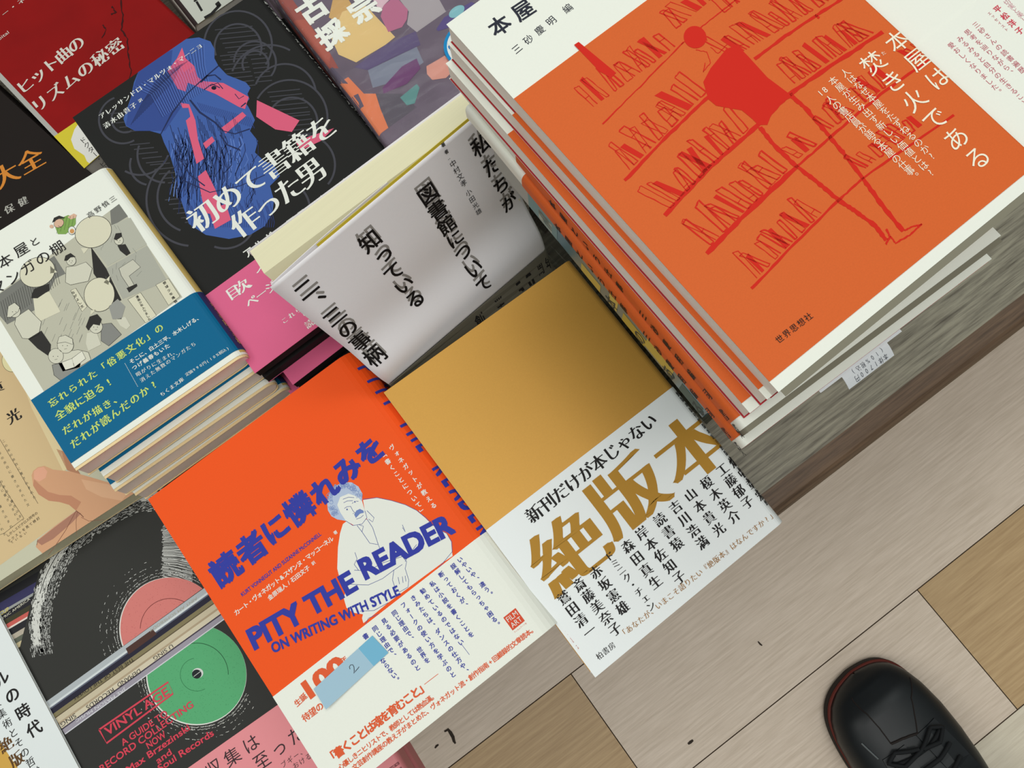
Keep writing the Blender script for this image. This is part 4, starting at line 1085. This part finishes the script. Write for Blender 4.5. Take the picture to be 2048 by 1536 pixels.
# strips of record spines at the far left
def band(p0, p1, q1, q0, cols, lay):
    tot = sum(c[1] for c in cols); k = 0
    for col, wd in cols:
        e0, e1 = k / tot, (k + wd) / tot; k += wd
        L_ = lambda p, q, e: (p[0] + (q[0] - p[0]) * e, p[1] + (q[1] - p[1]) * e)
        a.poly([L_(p0, q0, e0), L_(p1, q1, e0), L_(p1, q1, e1), L_(p0, q0, e1)], col, lay)
band((-60, 1222), (78, 1142), (38, 1302), (-60, 1360), (((30, 30, 34), 5), ((52, 50, 88), 5), ((150, 152, 150), 1.5), ((34, 34, 40), 4), ((60, 58, 40), 3), ((196, 92, 84), 2.5), ((222, 210, 200), 1), ((36, 36, 40), 4), ((176, 166, 150), 3), ((92, 96, 84), 3), ((190, 176, 140), 3), ((70, 60, 40), 2)), 1)
a.word('CUP', (0, 1228), (18, 1217), 8, (196, 184, 110), 'G', 3)
a.word('LYRIC AMERICA', (0, 1240), (60, 1197), 5, (214, 210, 190), 'g', 3)
speck(C1, 236, 285, 168, 268, 2600, 1.6, (178, 178, 174)); speck(C1, 258, 280, 172, 268, 1500, 2.0, (206, 206, 200), 3)
a.arc(C1, 270, 195, 262, 1.6, (30, 30, 28), 4, 40)
for i in range(60): a.line([(322 + rnd.uniform(0, 6), 1052 + i * 2.3), (345 + rnd.uniform(-4, 14), 1045 + i * 2.6), (385, 1040 + i * 3)], rnd.uniform(.8, 2), (196, 196, 192), 2)
for r, n in ((107, 200), (112, 120), (119, 60), (128, 60), (140, 30)): speck(C1, r - 1, r + 2, 150, 330, n, .9, (200, 200, 196))
a.ell(C1, 102.5, 102.5, (214, 210, 204), 3, 60); a.ell((342, 1256), 101, 101, SA, 4, 60)
a.arc(C1, 60, 180, 320, 1.3, (120, 56, 54), 5, 30)
for i in range(500):
    r, t = 98 * math.sqrt(rnd.random()), rnd.uniform(0, 6.28); a.ell((342 + r * math.cos(t), 1256 + r * math.sin(t)), .55, .55, (176, 88, 86), 5, 5)
# front record: black half disc below the band, then its label
band((92, 1404), (415, 1170), (452, 1237), (131, 1469), (((48, 48, 46), 1),), 6)
a.poly([(131, 1469), (452, 1237), (560, 1400), (300, 1600), (200, 1600)], (47, 47, 45), 6)
for r, n in ((105, 300), (110, 140), (118, 50), (130, 40)): speck(C2, r - 1, r + 2, 20, 210, n, .9, (206, 206, 200), 7)
a.ell((393, 1350), 100.5, 100.5, (216, 216, 210), 7, 60); a.ell(C2, 99, 99, GN, 8, 60)
a.arc(C2, 63, 250, 360, 1.3, (36, 90, 56), 9, 30); a.arc(C2, 33, 60, 260, 1, (50, 120, 76), 9, 30)
for i in range(500):
    r, t = 96 * math.sqrt(rnd.random()), rnd.uniform(0, 6.28); a.ell((394 + r * math.cos(t), 1349 + r * math.sin(t)), .55, .55, (56, 128, 82), 9, 5)
a.ell((396, 1346), 11, 10, (206, 210, 206), 10); a.ell((394, 1348), 9.5, 9, (30, 36, 40), 11); a.line([(388, 1353), (401, 1343)], 1.2, (190, 196, 190), 12)
band((92, 1404), (413, 1173), (452, 1237), (131, 1469), (((174, 180, 184), 8), ((206, 212, 214), 3), ((96, 100, 116), 2), ((38, 36, 52), 8), ((128, 118, 86), 6), ((90, 78, 58), 1.5), ((196, 184, 158), 8), ((172, 154, 128), 3), ((206, 196, 172), 7), ((66, 58, 72), 2), ((152, 146, 158), 7), ((206, 206, 212), 1.5)), 10)
a.poly([(252, 1297), (306, 1258), (314, 1268), (258, 1309)], (76, 50, 44), 11)
for t, p0, p1, cp, col in (('AINT AM SOMEBODY', (395, 1196), (300, 1262), 5.5, (160, 156, 140)), ('THE BEST OF THE LOVERS', (268, 1318), (148, 1398), 7, (40, 34, 30)), ('DEMAND', (281, 1341), (236, 1371), 9, (40, 36, 40)), ('RECORDS', (228, 1379), (174, 1416), 9, (40, 36, 40)),
                           ('U SING', (346, 1291), (308, 1318), 8, (48, 40, 40)), ('SING', (152, 1430), (123, 1450), 9, (40, 36, 40)), ('JAE MASON MUSIC', (252, 1378), (152, 1442), 6, (214, 214, 218))):
    a.word(t, p0, p1, cp, col, 'g', 12)
a.line([(199, 1459), (337, 1364), (346.5, 1387), (214, 1486)], 3.6, RT, 12, close=True)
a.word('VINYL AGE', (212, 1464), (336, 1381), 17, RT, 'G', 13)
for t, p0, p1, c in (('A GUIDE TO', (244, 1486), (334, 1425), 13), ('RECORD COLLECTING', (202, 1538), (385, 1407), 13.5), ('NOW', (295, 1492), (331, 1467), 13), ('Max Brzezinski', (255, 1540), (378, 1453), 13), ('and', (314, 1522), (342, 1502), 12.5), ('Soul Records', (318, 1537), (426, 1464), 13)):
    a.word(t, p0, p1, c, RT, 'G', 13)
b.jacket(M_VB, a)
a = Art(b)
for ch, c in (('は', (502, 1487)), ('集', (465, 1513)), ('収', (428, 1536)), ('た', (592, 1470)), ('っ', (558, 1495)), ('至', (524, 1521))): a.text(ch, c, c, 35, (60, 44, 48), 'g', layer=3, tilt=0)
a.text('ブギー、', (568, 1528), (605, 1502), 13, (80, 56, 60), 'g', layer=3); a.text('おける', (592, 1530), (617, 1513), 13, (80, 56, 60), 'g', layer=3)
v0 = (a.P((384, 1536))[1] + a.P((540, 1415))[1]) / 2
for i in range(3): a.word('RECORD COLLECTING', (180.4 + .0 * i, h_ - 16 + i * 3.2), (172, h_ - 16 + i * 3.2), 1.6, (90, 30, 40), 'G', 3, raw=True)
mb = MB(); b.wrap(mb, mat('salmon_band', (222, 136, 142), .5, .35), v0, h_ + .2, .35, nv=3); b.print_art(mb, a, .37); b.part('paper_band', mb, 'pink paper band')
b.root['group'] = 'record collecting books'
supports(b, 1, (0, 1, 0), 20, 'black record book lying hidden under the one with the record labels', 'record collecting books')
# white book at the left edge
R1 = at(0, 1235, -477.8); R2 = at(160, 1540, -477.8); d = (R1 - R2).normalized(); ang = math.degrees(math.atan2(-d.x, d.y))
T1 = R1 + d * 12; ex = Vector((d.y, -d.x, 0))
b = Book('white_book', 'white softcover with black vertical title, its lower corner coloured golden yellow', (T1.x - ex.x * 128, T1.y - ex.y * 128, -477.8, ang, 0, 0), 128, 188, 1.9, 'L', (.8, .8))
b.pages(PG)
a = Art(b)
a.poly([(-40, 1420), (0, 1484), (52, 1560), (-60, 1600)], (206, 162, 76), 1)  # golden yellow lower corner, flat colour on the cover
a.text('ヴァイナルの時代', (-80, 1228), (68, 1457), 34, BK, 'G', 'v', 4, res=5)
a.text('収集術とその哲学', (-8, 1408), (73, 1544), 21, BK, 'g', 'v', 4)
a.text('絶版', (12, 1489), (33, 1518), 32, (96, 66, 34), 'M', 'v', 3)
b.jacket(mat('cool_white_cover', (214, 220, 220), .35, .5), a)

# ------------------------------------------------------------------ purple painted book in shrink wrap
M_PUR = mat('purple_cover', (104, 92, 106), .5, .2, .22, 60)
zp = -405
PB0 = at(555, 0, zp); PB1 = at(755, 270, zp); d = (PB0 - PB1).normalized(); ang = math.degrees(math.atan2(-d.x, d.y))
BLp = PB1 - d * 20; TLp = BLp + d * 210
b = Book('purple_book', 'shrink-wrapped book with a purple and orange painted cover under glossy creased film', (TLp.x, TLp.y, zp, ang, 0, 0), 150, 210, 19, 'L', (3, 4))
b.pages(PG)
a = Art(b); a.fr = (560, 0, 5.12)
PUR = (98, 84, 104)
for pg, col, ly in (([(-60, -60), (60, -100), (500, 520), (600, 700), (490, 700), (100, 230), (0, 120)], (150, 84, 78), 1), ([(110, 210), (260, 200), (520, 560), (500, 690), (300, 480)], (168, 92, 80), 2),
                    ([(490, 700), (540, 690), (700, 860), (590, 850)], (92, 84, 100), 3), ([(590, 850), (700, 790), (860, 960), (980, 960), (1030, 1120), (1110, 1310), (1000, 1390), (800, 1100)], (214, 124, 88), 2),
                    ([(710, 1000), (800, 960), (860, 1090), (800, 1120)], (96, 88, 104), 3), ([(640, 120), (880, 60), (1180, 380), (1080, 460), (780, 640), (600, 560), (520, 380)], (214, 184, 128), 3),
                    ([(540, 0), (680, -40), (760, 90), (620, 240), (500, 180)], (196, 158, 104), 2), ([(760, 690), (1080, 460), (1390, 320), (1440, 460), (1100, 620), (900, 720)], (96, 84, 118), 3),
                    ([(1030, 170), (1060, 60), (1180, -40), (1310, 100), (1300, 200), (1250, 280), (1110, 330)], (176, 108, 136), 4), ([(920, -60), (1180, -60), (1060, 60), (1030, 130)], (206, 176, 186), 3),
                    ([(1180, -60), (1600, -60), (1700, 120), (1400, 330), (1300, 250), (1320, 120)], (164, 156, 160), 2), ([(1600, 300), (1680, 180), (1960, 20), (2048, 60), (1800, 260), (1620, 320)], (92, 80, 130), 3),
                    ([(1500, 680), (1690, 570), (1800, 700), (1700, 800), (1560, 820), (1505, 760)], (206, 146, 132), 4), ([(900, 720), (1400, 480), (1470, 640), (1200, 830), (950, 900)], (124, 128, 144), 2),
                    ([(1050, 900), (1250, 680), (1400, 600), (1440, 700), (1300, 860), (1060, 960)], (110, 70, 110), 4), ([(1230, 1000), (1400, 860), (1430, 900), (1380, 1060), (1300, 1080)], (96, 140, 138), 4),
                    ([(980, 960), (1250, 960), (1400, 1100), (1110, 1310), (1040, 1130)], (94, 88, 98), 2)):
    a.poly(pg, col, ly)
a.ell((1810, 120), 90, 50, (130, 182, 190), 5, a=-.6)
a.text('古', (330, 90), (330, 90), 300, WH, 'X', layer=8, tilt=0, res=5); a.text('採', (530, 350), (530, 350), 290, WH, 'X', layer=8, tilt=0, res=5); a.text('宗', (860, 90), (860, 90), 290, WH, 'X', layer=8, tilt=0, res=5)
a.text('THE STRANGE NEW BOOK'.replace(' ', ''), (-6, 60), (-6, 196), 5, WH, 'm', 'v', 3, raw=True)
b.jacket(M_PUR, a, nv=4)
M_FILM = clear_mat('shrink_film', (.99, .99, .99), .0, .08, .35, (14, 50, 20))
mb = MB(); nx, ny = 40, 56; vs = []
rnd = random.Random(2)
for i in range(nx + 1):
    for j in range(ny + 1):
        u, v = -1 + i * 152 / nx, j * 210 / ny; s_ = .75 + .5 * abs(math.sin(u * .55 + v * .32)) * (math.sin(v * .13 + 1) * .5 + .5) + rnd.uniform(0, .18)
        vs.append((u, -v, 19 + s_))
mb.add(vs, [(i * (ny + 1) + j, i * (ny + 1) + j + 1, (i + 1) * (ny + 1) + j + 1, (i + 1) * (ny + 1) + j) for i in range(nx) for j in range(ny)], M_FILM)
o = mb.build('shrink_film', b.root, smooth=True); o['label'] = 'glossy creased shrink film'
stk = MB(); ap = Art(b); ap.fr = (560, 0, 5.12); cc = ap.P((1960, 480)); rr_ = 262 / 5.12 * b.mmpx
for r_, col, zz in ((rr_, (24, 132, 190), 20.9), (rr_ * .88, (222, 226, 224), 20.96)):
    stk.add([(cc[0] + r_ * math.cos(t * math.pi / 24), -cc[1] + r_ * math.sin(t * math.pi / 24), zz) for t in range(48)], [tuple(range(48))], ink(col))
g_ = glyph('特'); cg = ap.P((1775, 505))
stk.add([(cg[0] + (x - .5 + nx_ * .03) * 5.2, -cg[1] + (y - .38 + ny_ * .03) * 5.2, 21.05) for (x, y), (nx_, ny_) in zip(g_[0], g_[2])], g_[1], ink((24, 110, 176)))
o = stk.build('round_sticker', b.root); o['label'] = 'round white sticker with a blue ring'
b.root['group'] = 'purple painted books'
supports(b, 4, (0, 2, 0), 21.5, 'purple painted book hidden under the shrink-wrapped top one', 'purple painted books')

# ------------------------------------------------------------------ red book, dark book and white book at the far end
ZR = -457
M_RC = mat('red_cover', (132, 12, 12), .5, .12, .25, 28)
L0 = at(0, 172, ZR); L1 = at(109, 274, ZR); d = (L0 - L1).normalized(); ang = math.degrees(math.atan2(-d.x, d.y))
ang = 8.8; d = Vector((-math.sin(math.radians(ang)), math.cos(math.radians(ang)), 0)); BLr = L1 - d * 34; TLr = BLr + d * 173
RWD = (at(381, 55, ZR) - L1).dot(Vector((d.y, -d.x, 0)))
b = Book('red_book', 'dark red cracked cover with pale title and a yellow band at its foot', (TLr.x, TLr.y, ZR, ang, 0, 0), RWD, 173, 14, 'R', (3, 4))
b.pages(PG)
a = Art(b); RW = (206, 200, 190)
a.poly([(-.0, 0), (3.6, 0), (3.2, 139), (0, 139)], (168, 166, 160), 2, raw=True)
a.text('ヒット曲の', (50, 171), (152, 89), 36, RW, 'M', layer=5, res=5); a.text('リズムの秘密', (80, 207), (230, 93), 36, RW, 'M', layer=5, res=5)
a.text('ザ・ー・ネ', (-20, 50), (42, 2), 16, RW, 'M', layer=5); a.word('Orbital', (-18, 90), (17, 64), 8, RW, 'g', 5)
rnd = random.Random(6)
for p in ([(240, -10), (246, 30), (243, 60), (255, 78), (256, 110), (262, 140), (258, 170)], [(224, 12), (232, 25), (220, 30)], [(205, 50), (212, 60), (203, 80)]):
    q = []
    for (x0, y0), (x1, y1) in zip(p[:-1], p[1:]):
        for i in range(5): q.append((x0 + (x1 - x0) * i / 5 + rnd.uniform(-1.5, 1.5), y0 + (y1 - y0) * i / 5))
    a.line(q, 2.6, (58, 14, 14), 3, jit=.6, rnd=rnd)
b.jacket(M_RC, a)
a = Art(b); v0 = a.P((109, 273))[1]; v_e = a.P((152, 243)); b.skew = (v_e[1] - v0) / v_e[0] * 1.15
fr = (0, 250, 6.0235); a.fr = fr
a.poly([(900, 60), (940, 0), (1100, 20), (1400, 500), (1250, 570), (1220, 530), (1150, 520), (1050, 440), (1020, 370), (900, 290), (860, 180)], (216, 214, 208), 2)
a.text('ドクター・ビート', (1005, 190), (1345, 585), 84, BK, 'g', 'v', 4)
mb = MB(); b.wrap(mb, mat('yellow_band', (206, 190, 40), .45, .4), v0, 173.2, .35, nv=3, nq=8); b.print_art(mb, a, .37); b.part('paper_band', mb, 'yellow paper band with a white cloud')
b.root['group'] = 'red cracked books'
supports(b, 3, (0, 2, 0), 15.6, 'red book lying hidden under the top red cracked one', 'red cracked books')
R0 = at(0, 180, ZR); R1 = at(190, 353, ZR); d = (R0 - R1).normalized(); ang = math.degrees(math.atan2(-d.x, d.y)); ex = Vector((d.y, -d.x, 0))
TRk = R1 - d * 14 + d * 188
b = Book('dark_book', 'near-black softcover with large orange characters and a small grey author name', (TRk.x - ex.x * 128.3, TRk.y - ex.y * 128.3, ZR, ang, 0, 0), 128, 188, 14, 'L', (3, 4))
b.pages(PG); a = Art(b)
a.text('図鑑大全', (-90, 408), (62, 321), 56, (206, 130, 50), 'M', layer=4, res=5); a.text('大久保健', (-36, 447), (46, 403), 21, (170, 168, 160), 'M', layer=4)
b.jacket(mat('near_black_cover', (30, 24, 22), .55, .12, .1, 40), a)
b.root['group'] = 'near-black books'
supports(b, 3, (0, 2, 0), 15.6, 'near-black book lying hidden under the one with orange characters', 'near-black books')
E0 = at(345, 0, ZR); E1 = at(384, 50, ZR); d = (E0 - E1).normalized(); ang = math.degrees(math.atan2(-d.x, d.y))
BLz = E1 - d * 2; TLz = BLz + d * 150
b = Book('white_novel', 'pale grey-white book with dark spine edge and bold black letter, above the black book', (TLz.x, TLz.y, ZR, ang, 0, 0), 106, 150, 14, 'L', (3, 4))
b.pages(PG); a = Art(b)
a.poly([(0, 0), (3.8, 0), (3.8, 150), (0, 150)], (46, 34, 34), 1, raw=True)
a.line([(388, 3), (398, -4), (430, -30)], 4, BK, 3); a.line([(393, 3), (404, 22)], 4.5, BK, 3); a.line([(409, 36), (423, 28), (440, 10)], 6, BK, 3); a.poly([(430, 8), (437, 2), (443, 10), (435, 15)], BK, 3)
b.jacket(mat('grey_white_cover', (188, 190, 180), .45, .35), a)
b.root['group'] = 'pale books at the far end'
supports(b, 3, (0, 2, 0), 15.6, 'pale book hidden under the one with the bold black letter', 'pale books at the far end')

# ------------------------------------------------------------------ white book with red small print beside the orange pile
b = Book('white_banded_book', 'white book with a white band of small red print, beside the big orange book', (215.6, 195, -270, 2.1, .4, 0), 128, 188, 13.5, 'R', (2, 3))
b.pages(PG)
b.jacket(M_WARMW)
a = Art(b); RP = (190, 96, 110); a.fr = (1800, 0, 6.4)
a.text('三砂さんの読書遍歴', (965, 330), (1545, 905), 78, RP, 'g', 'v', 3); a.text('思考を辿りながら、', (860, 425), (1420, 945), 78, RP, 'g', 'v', 3)
a.text('みるみると自分の生きることが', (760, 510), (1660, 1385), 78, RP, 'g', 'v', 3); a.text('愛おしくなりました。', (648, 592), (1270, 1190), 78, RP, 'g', 'v', 3)
a.text('平松洋子', (1240, 128), (1515, 405), 92, RT, 'G', 'v', 3); a.text('エッセイスト', (1135, 185), (1350, 390), 44, RP, 'g', 'v', 3); a.text('切実と美しく', (1360, 40), (1640, 310), 74, (206, 150, 160), 'g', 'v', 3)
v0 = (a.P((370, 480))[1] + a.P((1000, 20))[1]) / 2
mb = MB(); b.wrap(mb, M_WARMW, v0, 186, .5, nv=3); b.print_art(mb, a, .52); b.part('paper_band', mb, 'white paper band with small red print')
b.root['group'] = 'white books with red small print'
supports(b, 2, (3, 1, 0), 15.6, 'white book under the one with small red print, only its lower end showing', 'white books with red small print')

# ------------------------------------------------------------------ black leather shoe
SH = bpy.data.objects.new('leather_shoe', None); COL.objects.link(SH); SH.location = (.147, -.40, 0)
tag(SH, 'black leather lace-up shoe with a reddish welt, standing on the pale plank', 'shoe')
M_LE = mat('black_leather', (22, 26, 29), .42, .3, .15, 90, bump=.35); M_WELT = mat('red_brown_welt', (98, 40, 32), .6, .2); M_SOLE = mat('dark_sole', (34, 28, 26), .7, .2); M_LACE = mat('lace_cord', (24, 26, 28), .8, .2)
# outline stations along the foot: distance from toe, left x, right x (mm, world)
ST = [(0, 154, 160), (2, 140, 174), (6, 128.5, 184), (12, 119.5, 191), (22, 111.5, 196.5), (38, 106, 200), (60, 102.5, 202), (85, 101, 201), (110, 100.5, 196), (140, 102, 189), (170, 105, 183), (200, 107, 180), (230, 109, 178), (255, 113, 175), (270, 122, 167), (277, 135, 155), (279, 143, 148)]
Y0 = -234.5
def outline(k=0.0):
    c = []
    for s_, l, r in ST: c.append((s_, l, r))
    L_ = [(l, Y0 - s_) for s_, l, r in c]; R_ = [(r, Y0 - s_) for s_, l, r in c][::-1]
    pts = L_ + R_
    cx = sum(p[0] for p in pts) / len(pts); cy = sum(p[1] for p in pts) / len(pts)
    for _ in range(2): pts = [q for i in range(len(pts)) for q in ((pts[i][0] * .75 + pts[(i + 1) % len(pts)][0] * .25, pts[i][1] * .75 + pts[(i + 1) % len(pts)][1] * .25), (pts[i][0] * .25 + pts[(i + 1) % len(pts)][0] * .75, pts[i][1] * .25 + pts[(i + 1) % len(pts)][1] * .75))]
    n = len(pts); out = []
    for i, p in enumerate(pts):
        a_, b_ = pts[i - 1], pts[(i + 1) % n]; dx, dy = b_[0] - a_[0], b_[1] - a_[1]; dd = math.hypot(dx, dy) or 1
        nx_, ny_ = dy / dd, -dx / dd
        if nx_ * (p[0] - cx) + ny_ * (p[1] - cy) < 0 and abs(p[1] - cy) < 110: nx_, ny_ = -nx_, -ny_
        out.append((p[0] + nx_ * k, p[1] + ny_ * k))
    return out
def ring_mesh(mb, rings, m, cap0=None, cap1=None):
    n = len(rings[0]); vs = [(x - 147, y + 400, z) for r in rings for x, y, z in r]
    fs = []
    for i in range(len(rings) - 1):
        for j in range(n): fs.append((i * n + j, i * n + (j + 1) % n, (i + 1) * n + (j + 1) % n, (i + 1) * n + j))
    if cap0: fs.append(tuple(range(n))[::-1])
    if cap1: fs.append(tuple(range((len(rings) - 1) * n, len(rings) * n)))
    mb.add(vs, fs, m)
def flat_ring(k, z): return [(x, y, z) for x, y in outline(k)]
mb = MB(); ring_mesh(mb, [flat_ring(-4, .3), flat_ring(-1, 1), flat_ring(.8, 5), flat_ring(.8, 14)], M_SOLE, True, True); mb.build('sole', SH, smooth=False)
mb = MB(); ring_mesh(mb, [flat_ring(.2, 14), flat_ring(.5, 14.6), flat_ring(.4, 16.4), flat_ring(-.4, 17.2), flat_ring(-6, 17.2)], M_WELT, True, True); mb.build('welt', SH, smooth=True)
def hgt(s_):
    P_ = [(0, 24), (8, 38), (25, 50), (60, 57), (85, 64), (110, 82), (140, 100), (170, 108), (200, 104), (240, 100), (279, 96)]
    for (a0, h0), (a1, h1) in zip(P_[:-1], P_[1:]):
        if s_ <= a1: return h0 + (h1 - h0) * (s_ - a0) / (a1 - a0)
    return 96
nS, nC = 46, 25; vs = []
def half(s_):
    for (a0, l0, r0), (a1, l1, r1) in zip(ST[:-1], ST[1:]):
        if s_ <= a1:
            t = (s_ - a0) / (a1 - a0); return l0 + (l1 - l0) * t, r0 + (r1 - r0) * t
    return ST[-1][1:]
sts = [279 * ((1 - math.cos(math.pi * i / nS)) / 2) for i in range(nS + 1)]
def up_pt(s_, c, off=0.0):
    """upper surface: s_ mm from the toe, c in -1..1 across"""
    l, r = half(s_); cx = (l + r) / 2; hw = max(1, (r - l) / 2 - .1) ; H = hgt(s_) - 16.5
    if s_ < 40: hw = max(1, hw - (1 - s_ / 40) * 2)
    if s_ > 105: hw2 = hw * (1 - .25 * min(1, (s_ - 105) / 60))
    else: hw2 = hw
    th = c * math.pi / 2; e = .62
    x = hw * (abs(math.sin(th)) ** .85) * (1 if c > 0 else -1)
    z = 16.5 + H * (max(0, math.cos(th)) ** e)
    x *= 1 - (1 - hw2 / hw) * ((z - 16.5) / max(1, H))
    y = Y0 - .9 - s_ * (277 / 279)
    # creases over the toe joint
    z -= .9 * math.exp(-((s_ - 98) / 3.5) ** 2) * max(0, math.cos(th)) + .7 * math.exp(-((s_ - 88 - 8 * c) / 3) ** 2) * max(0, math.cos(th))
    return (cx + x - 147, y + 400, z + off)
vs = [up_pt(s_, -1 + 2 * j / (nC - 1)) for s_ in sts for j in range(nC)]
mb = MB(); hole0, hole1 = 168, 262
fs = []
for i in range(nS):
    for j in range(nC - 1):
        sm = (sts[i] + sts[i + 1]) / 2; cm = abs(-1 + 2 * (j + .5) / (nC - 1))
        if hole0 < sm < hole1 and cm < .62 * math.sqrt(max(0, 1 - ((sm - 215) / 47) ** 2)) + .1: continue
        k = i * nC + j; fs.append((k, k + nC, k + nC + 1, k + 1))
mb.add(vs, fs, M_LE)
up = mb.build('upper', SH, smooth=True); md = up.modifiers.new('thick', 'SOLIDIFY'); md.thickness = .0022; md.offset = -1
def seam(mb, pts, r, m, off=.2, sub=8):
    q = []
    for (s0, c0), (s1, c1) in zip(pts[:-1], pts[1:]):
        for i in range(sub): q.append((s0 + (s1 - s0) * i / sub, c0 + (c1 - c0) * i / sub))
    q.append(pts[-1]); P_ = [Vector(up_pt(s_, c, off)) for s_, c in q]
    vs = []; fs = []; k = 6
    for i, p in enumerate(P_):
        t = (P_[min(i + 1, len(P_) - 1)] - P_[max(0, i - 1)]).normalized(); u = t.cross(Vector((0, 0, 1))).normalized(); w = u.cross(t)
        for j in range(k): vs.append(tuple(p + (u * math.cos(j * math.pi / 3) + w * math.sin(j * math.pi / 3)) * r))
    for i in range(len(P_) - 1):
        for j in range(k): fs.append((i * k + j, i * k + (j + 1) % k, (i + 1) * k + (j + 1) % k, (i + 1) * k + j))
    mb.add(vs, fs, m)
mb = MB()
GS = []
for i_ in range(0, 280, 2):
    for j_ in range(-48, 49, 2):
        x_, y_, z_ = up_pt(i_, j_ / 50); P_ = RC.transposed() @ Vector((x_ + 147, y_ - 400, z_ - HC)); GS.append((1024 + F_PX * P_.x / -P_.z, 768 - F_PX * P_.y / -P_.z, i_, j_ / 50))
def sc_at(px, py):
    g_ = min(GS, key=lambda t: (t[0] - px) ** 2 + (t[1] - py) ** 2); return (g_[2], g_[3])
seam(mb, [sc_at(*p) for p in ((1818, 1355), (1824, 1395), (1828, 1430), (1832, 1466))], .55, M_SOLE, .1); seam(mb, [sc_at(*p) for p in ((1702, 1394), (1732, 1430), (1757, 1459), (1783, 1488))], .55, M_SOLE, .1)
seam(mb, [sc_at(*p) for p in ((1783, 1488), (1800, 1478), (1832, 1468), (1862, 1482), (1886, 1510))], 1.1, M_SOLE, .3)
mb.build('seam', SH)['label'] = 'dark stitched seams over the toe'
S0 = sc_at(1825, 1474)[0]; DS = S0 - 112
mb = MB()   # eyelet flaps and tongue
for sgn in (-1, 1):
    vs = []; n = 12
    for o2 in (1.6, .2):
        for i in range(n + 1):
            s_ = S0 + i * 52 / n
            for c in (.06 + .05 * (i / n), .2, .36 + .12 * (i / n)): vs.append(up_pt(s_, sgn * c, o2))
    N = 3 * (n + 1); fs = []
    for i in range(n):
        for j in range(2):
            k = i * 3 + j; fs.append((k, k + 1, k + 4, k + 3))
        fs += [(i * 3, i * 3 + 3, i * 3 + 3 + N, i * 3 + N), (i * 3 + 2, i * 3 + 2 + N, i * 3 + 5 + N, i * 3 + 5)]
    fs += [(0, N, N + 1, 1), (1, N + 1, N + 2, 2)]
    mb.add(vs, fs, M_LE)
mb.build('eyelet_flap', SH, smooth=False)
for i in range(5):
    mb = MB(); s_ = S0 + 7 + i * 11; seam(mb, [(s_, -.3), (s_ + 3, -.1), (s_ + 4, .1), (s_ + 1, .3)], 1.9, M_LACE, 3.2, 4); mb.build('lace', SH, smooth=True)
mb = MB(); seam(mb, [(q_[0] + DS + 3, q_[1]) for q_ in ((116, 0), (108, -.2), (112, -.34), (120, -.2), (118, 0), (110, .22), (116, .36), (122, .2), (118, .02))], 1.8, M_LACE, 5.5, 5); mb.build('lace', SH, smooth=True)['label'] = 'lace bow'
mb = MB(); seam(mb, [sc_at(1722, 1489), sc_at(1740, 1502), sc_at(1758, 1516)], .8, mat('lace_tip', (84, 90, 92), .5), .8, 4); mb.build('lace_tip', SH)
ins = MB(); ring_mesh(ins, [[(x, y, 22) for x, y in outline(-9)]], M_SOLE, None, True); ins.build('insole', SH)

bpy.data.objects.remove(_fo)
